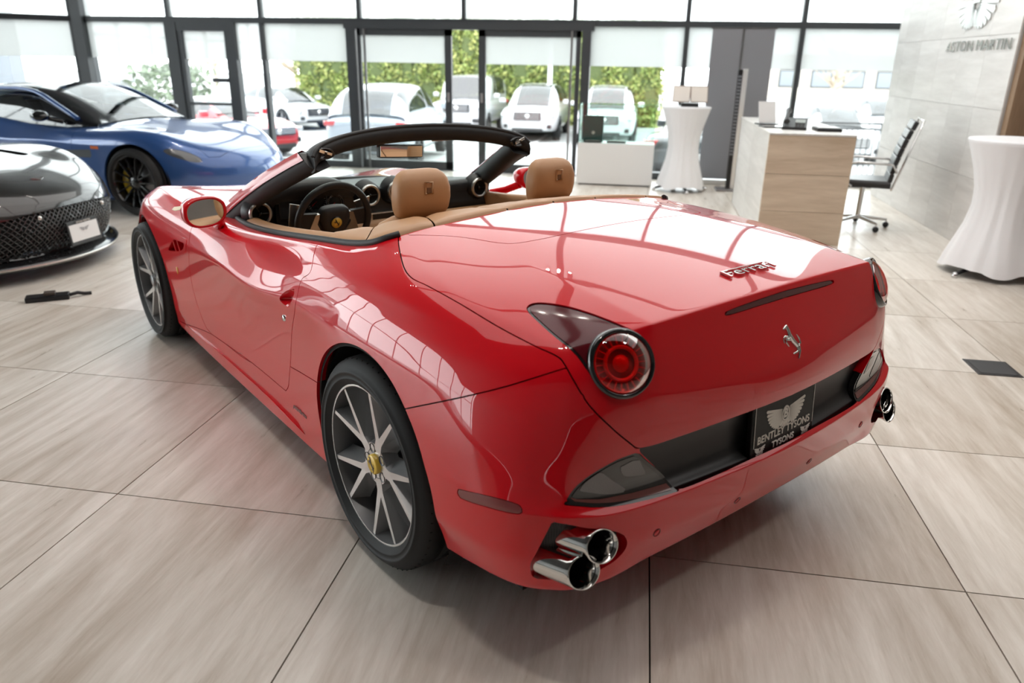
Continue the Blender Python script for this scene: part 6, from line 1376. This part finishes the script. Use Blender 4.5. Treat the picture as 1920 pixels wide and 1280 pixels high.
# ------------------------------------------------------------------ badges and number plate of the red car
def build_badges(car):
    # number plate with its frame
    x, z0 = -.851, .594; M = Matrix.Translation((x, 0, z0)) @ Matrix.Rotation(R(4), 4, 'Y')
    fr = MB().xf(M); fr.box((-.004, -.163, -.092), (.012, .163, .088), .004); root = fr.build('number_plate', mat('plate_black', (.008, .008, .008), .5, spec=.2), car, 'black dealer plate with silver wings')
    MB().xf(M).box((-.0065, -.150, -.058), (-.003, .150, .070), .001).build('plate_face', mat('plate_face_black', (.006, .006, .006), .42, spec=.2), root)
    MB().xf(M).box((-.0072, -.1525, -.058), (-.004, -.1508, .070)).build('plate_edge', SATIN, root); MB().xf(M).box((-.0072, .1508, -.058), (-.004, .1525, .070)).build('plate_edge', SATIN, root)
    def txt(body, size, y, z, m, w=None, bold=0, off=-.0072):
        me = text_mesh(body, size, depth=.0006, bold=bold)
        if w:
            xs = [v.co.x for v in me.vertices]; k = w/(max(xs)-min(xs)); cx = (max(xs)+min(xs))/2
            for v in me.vertices: v.co.x = (v.co.x-cx)*k
        o = link('plate_text', me, m, root); o.matrix_basis = M @ Matrix(((0, 0, -1, off), (-1, 0, 0, y), (0, 1, 0, z), (0, 0, 0, 1))); return o
    txt('BENTLEY TYSONS', .033, 0, -.040, SILVER_PRINT, .27, .0006); txt('TYSONS', .028, .0, -.075, WHITE_PRINT, .115, .0008, -.0052); txt('BENTLEY', .020, 0, .078, WHITE_PRINT, .18, .0006, -.0052)
    def wings(y, z, s, m, n, off, detail=True):
        for sg in (1, -1):
            for k in range(n):
                u = k/(n-1); a = R(10-62*u); r1 = (.098-.036*u)*s; b0 = .020*s; d = Vector((math.cos(a), math.sin(a))); nn = Vector((-d.y, d.x)); w = (.0048 if detail else .008)*s
                P = [d*b0+nn*w*.7, d*r1+nn*w, d*(r1+.004*s), d*r1-nn*w, d*b0-nn*w*.7]; mb = MB(); mb.prism([(p.x*sg, p.y) for p in P], 0, .0007)
                o = mb.build('wing_feather', m, root); o.matrix_basis = M @ Matrix(((0, 0, -1, off), (-1, 0, 0, y), (0, 1, 0, z+.012*s), (0, 0, 0, 1)))
        for k in range(5):
            a = R(-90+(k-2)*17); d = Vector((math.cos(a), math.sin(a))); nn = Vector((-d.y, d.x)); mb = MB(); mb.prism([tuple(d*.020*s+nn*.004*s), tuple(d*.042*s+nn*.005*s), tuple(d*.042*s-nn*.005*s), tuple(d*.020*s-nn*.004*s)], 0, .0007)
            o = mb.build('tail_feather', m, root); o.matrix_basis = M @ Matrix(((0, 0, -1, off), (-1, 0, 0, y), (0, 1, 0, z), (0, 0, 0, 1)))
        ring = MB(); ring.lathe([(.0165*s, 0), (.0165*s, .0010), (.0225*s, .0010), (.0225*s, 0)], 28); o = ring.build('emblem_ring', m, root); o.matrix_basis = M @ Matrix(((0, 0, -1, off), (-1, 0, 0, y), (0, 1, 0, z), (0, 0, 0, 1))) @ Matrix.Diagonal((.88, 1.12, 1, 1))
    wings(0, .012, 1.0, SILVER_PRINT, 9, -.0070); b = txt('B', .040, 0, .012, SILVER_PRINT, None, .0016, -.0076)
    for y in (.118, -.118): wings(y, -.070, .26, WHITE_PRINT, 5, -.0050, False); txt('BENTLEY', .008, y, -.0845, WHITE_PRINT, .034, .0002, -.0052)
    # prancing horse on the tail
    n = Vector(normal_at(np.array((-.845, 0, .828)))); p = on_skin(gcoord([np.array((-.845, .001, .828))]))[0]
    h = horse_mesh(.001, .8).build('horse_badge', CHROME, car, 'chrome prancing horse badge'); up = Vector((0, 0, 1)); up = (up-n*up.dot(n)).normalized(); frame(h, (p[0], 0, p[2]), tuple(up.cross(n)), tuple(up))
    # lettering on the lid
    a, b = np.array(LINES['letters'][0]), np.array(LINES['letters'][1]); c = on_skin(gcoord([np.array((-.672, .001, 1.0))]))[0]; n = Vector(normal_at(c)); wd = .222
    me = text_mesh('Ferrari', .058, depth=.003, bold=0); xs = [v.co.x for v in me.vertices]; k = wd/(max(xs)-min(xs)); cx = (max(xs)+min(xs))/2
    for v in me.vertices: v.co.x = (v.co.x-cx)*k; v.co.y *= 1.0
    up = Vector((1, 0, 0)); up = (up-n*up.dot(n)).normalized(); o = link('lid_lettering', me, CHROME, car, 'chrome lettering on the boot lid'); frame(o, tuple(Vector(c)+n*.004), tuple(up.cross(n)), tuple(up))
    bar = MB(); bar.box((-.108, .021, .0), (.095, .0245, .006)); o = bar.build('lettering_bar', CHROME, car); frame(o, tuple(Vector(c)), tuple(up.cross(n)), tuple(up))
    for s in (1, -1):
        p = np.array(LINES['script'][0])*(1, s, 1); me = text_mesh('pininfarina', .030, depth=.0006, shear=.5); o = link('sill_script', me, BLACK_GLOSS, car); frame(o, tuple(p+np.array((0, .003*s, 0))), (-s, 0, 0), (0, .02*s, 1))
build_badges(RED_CAR)
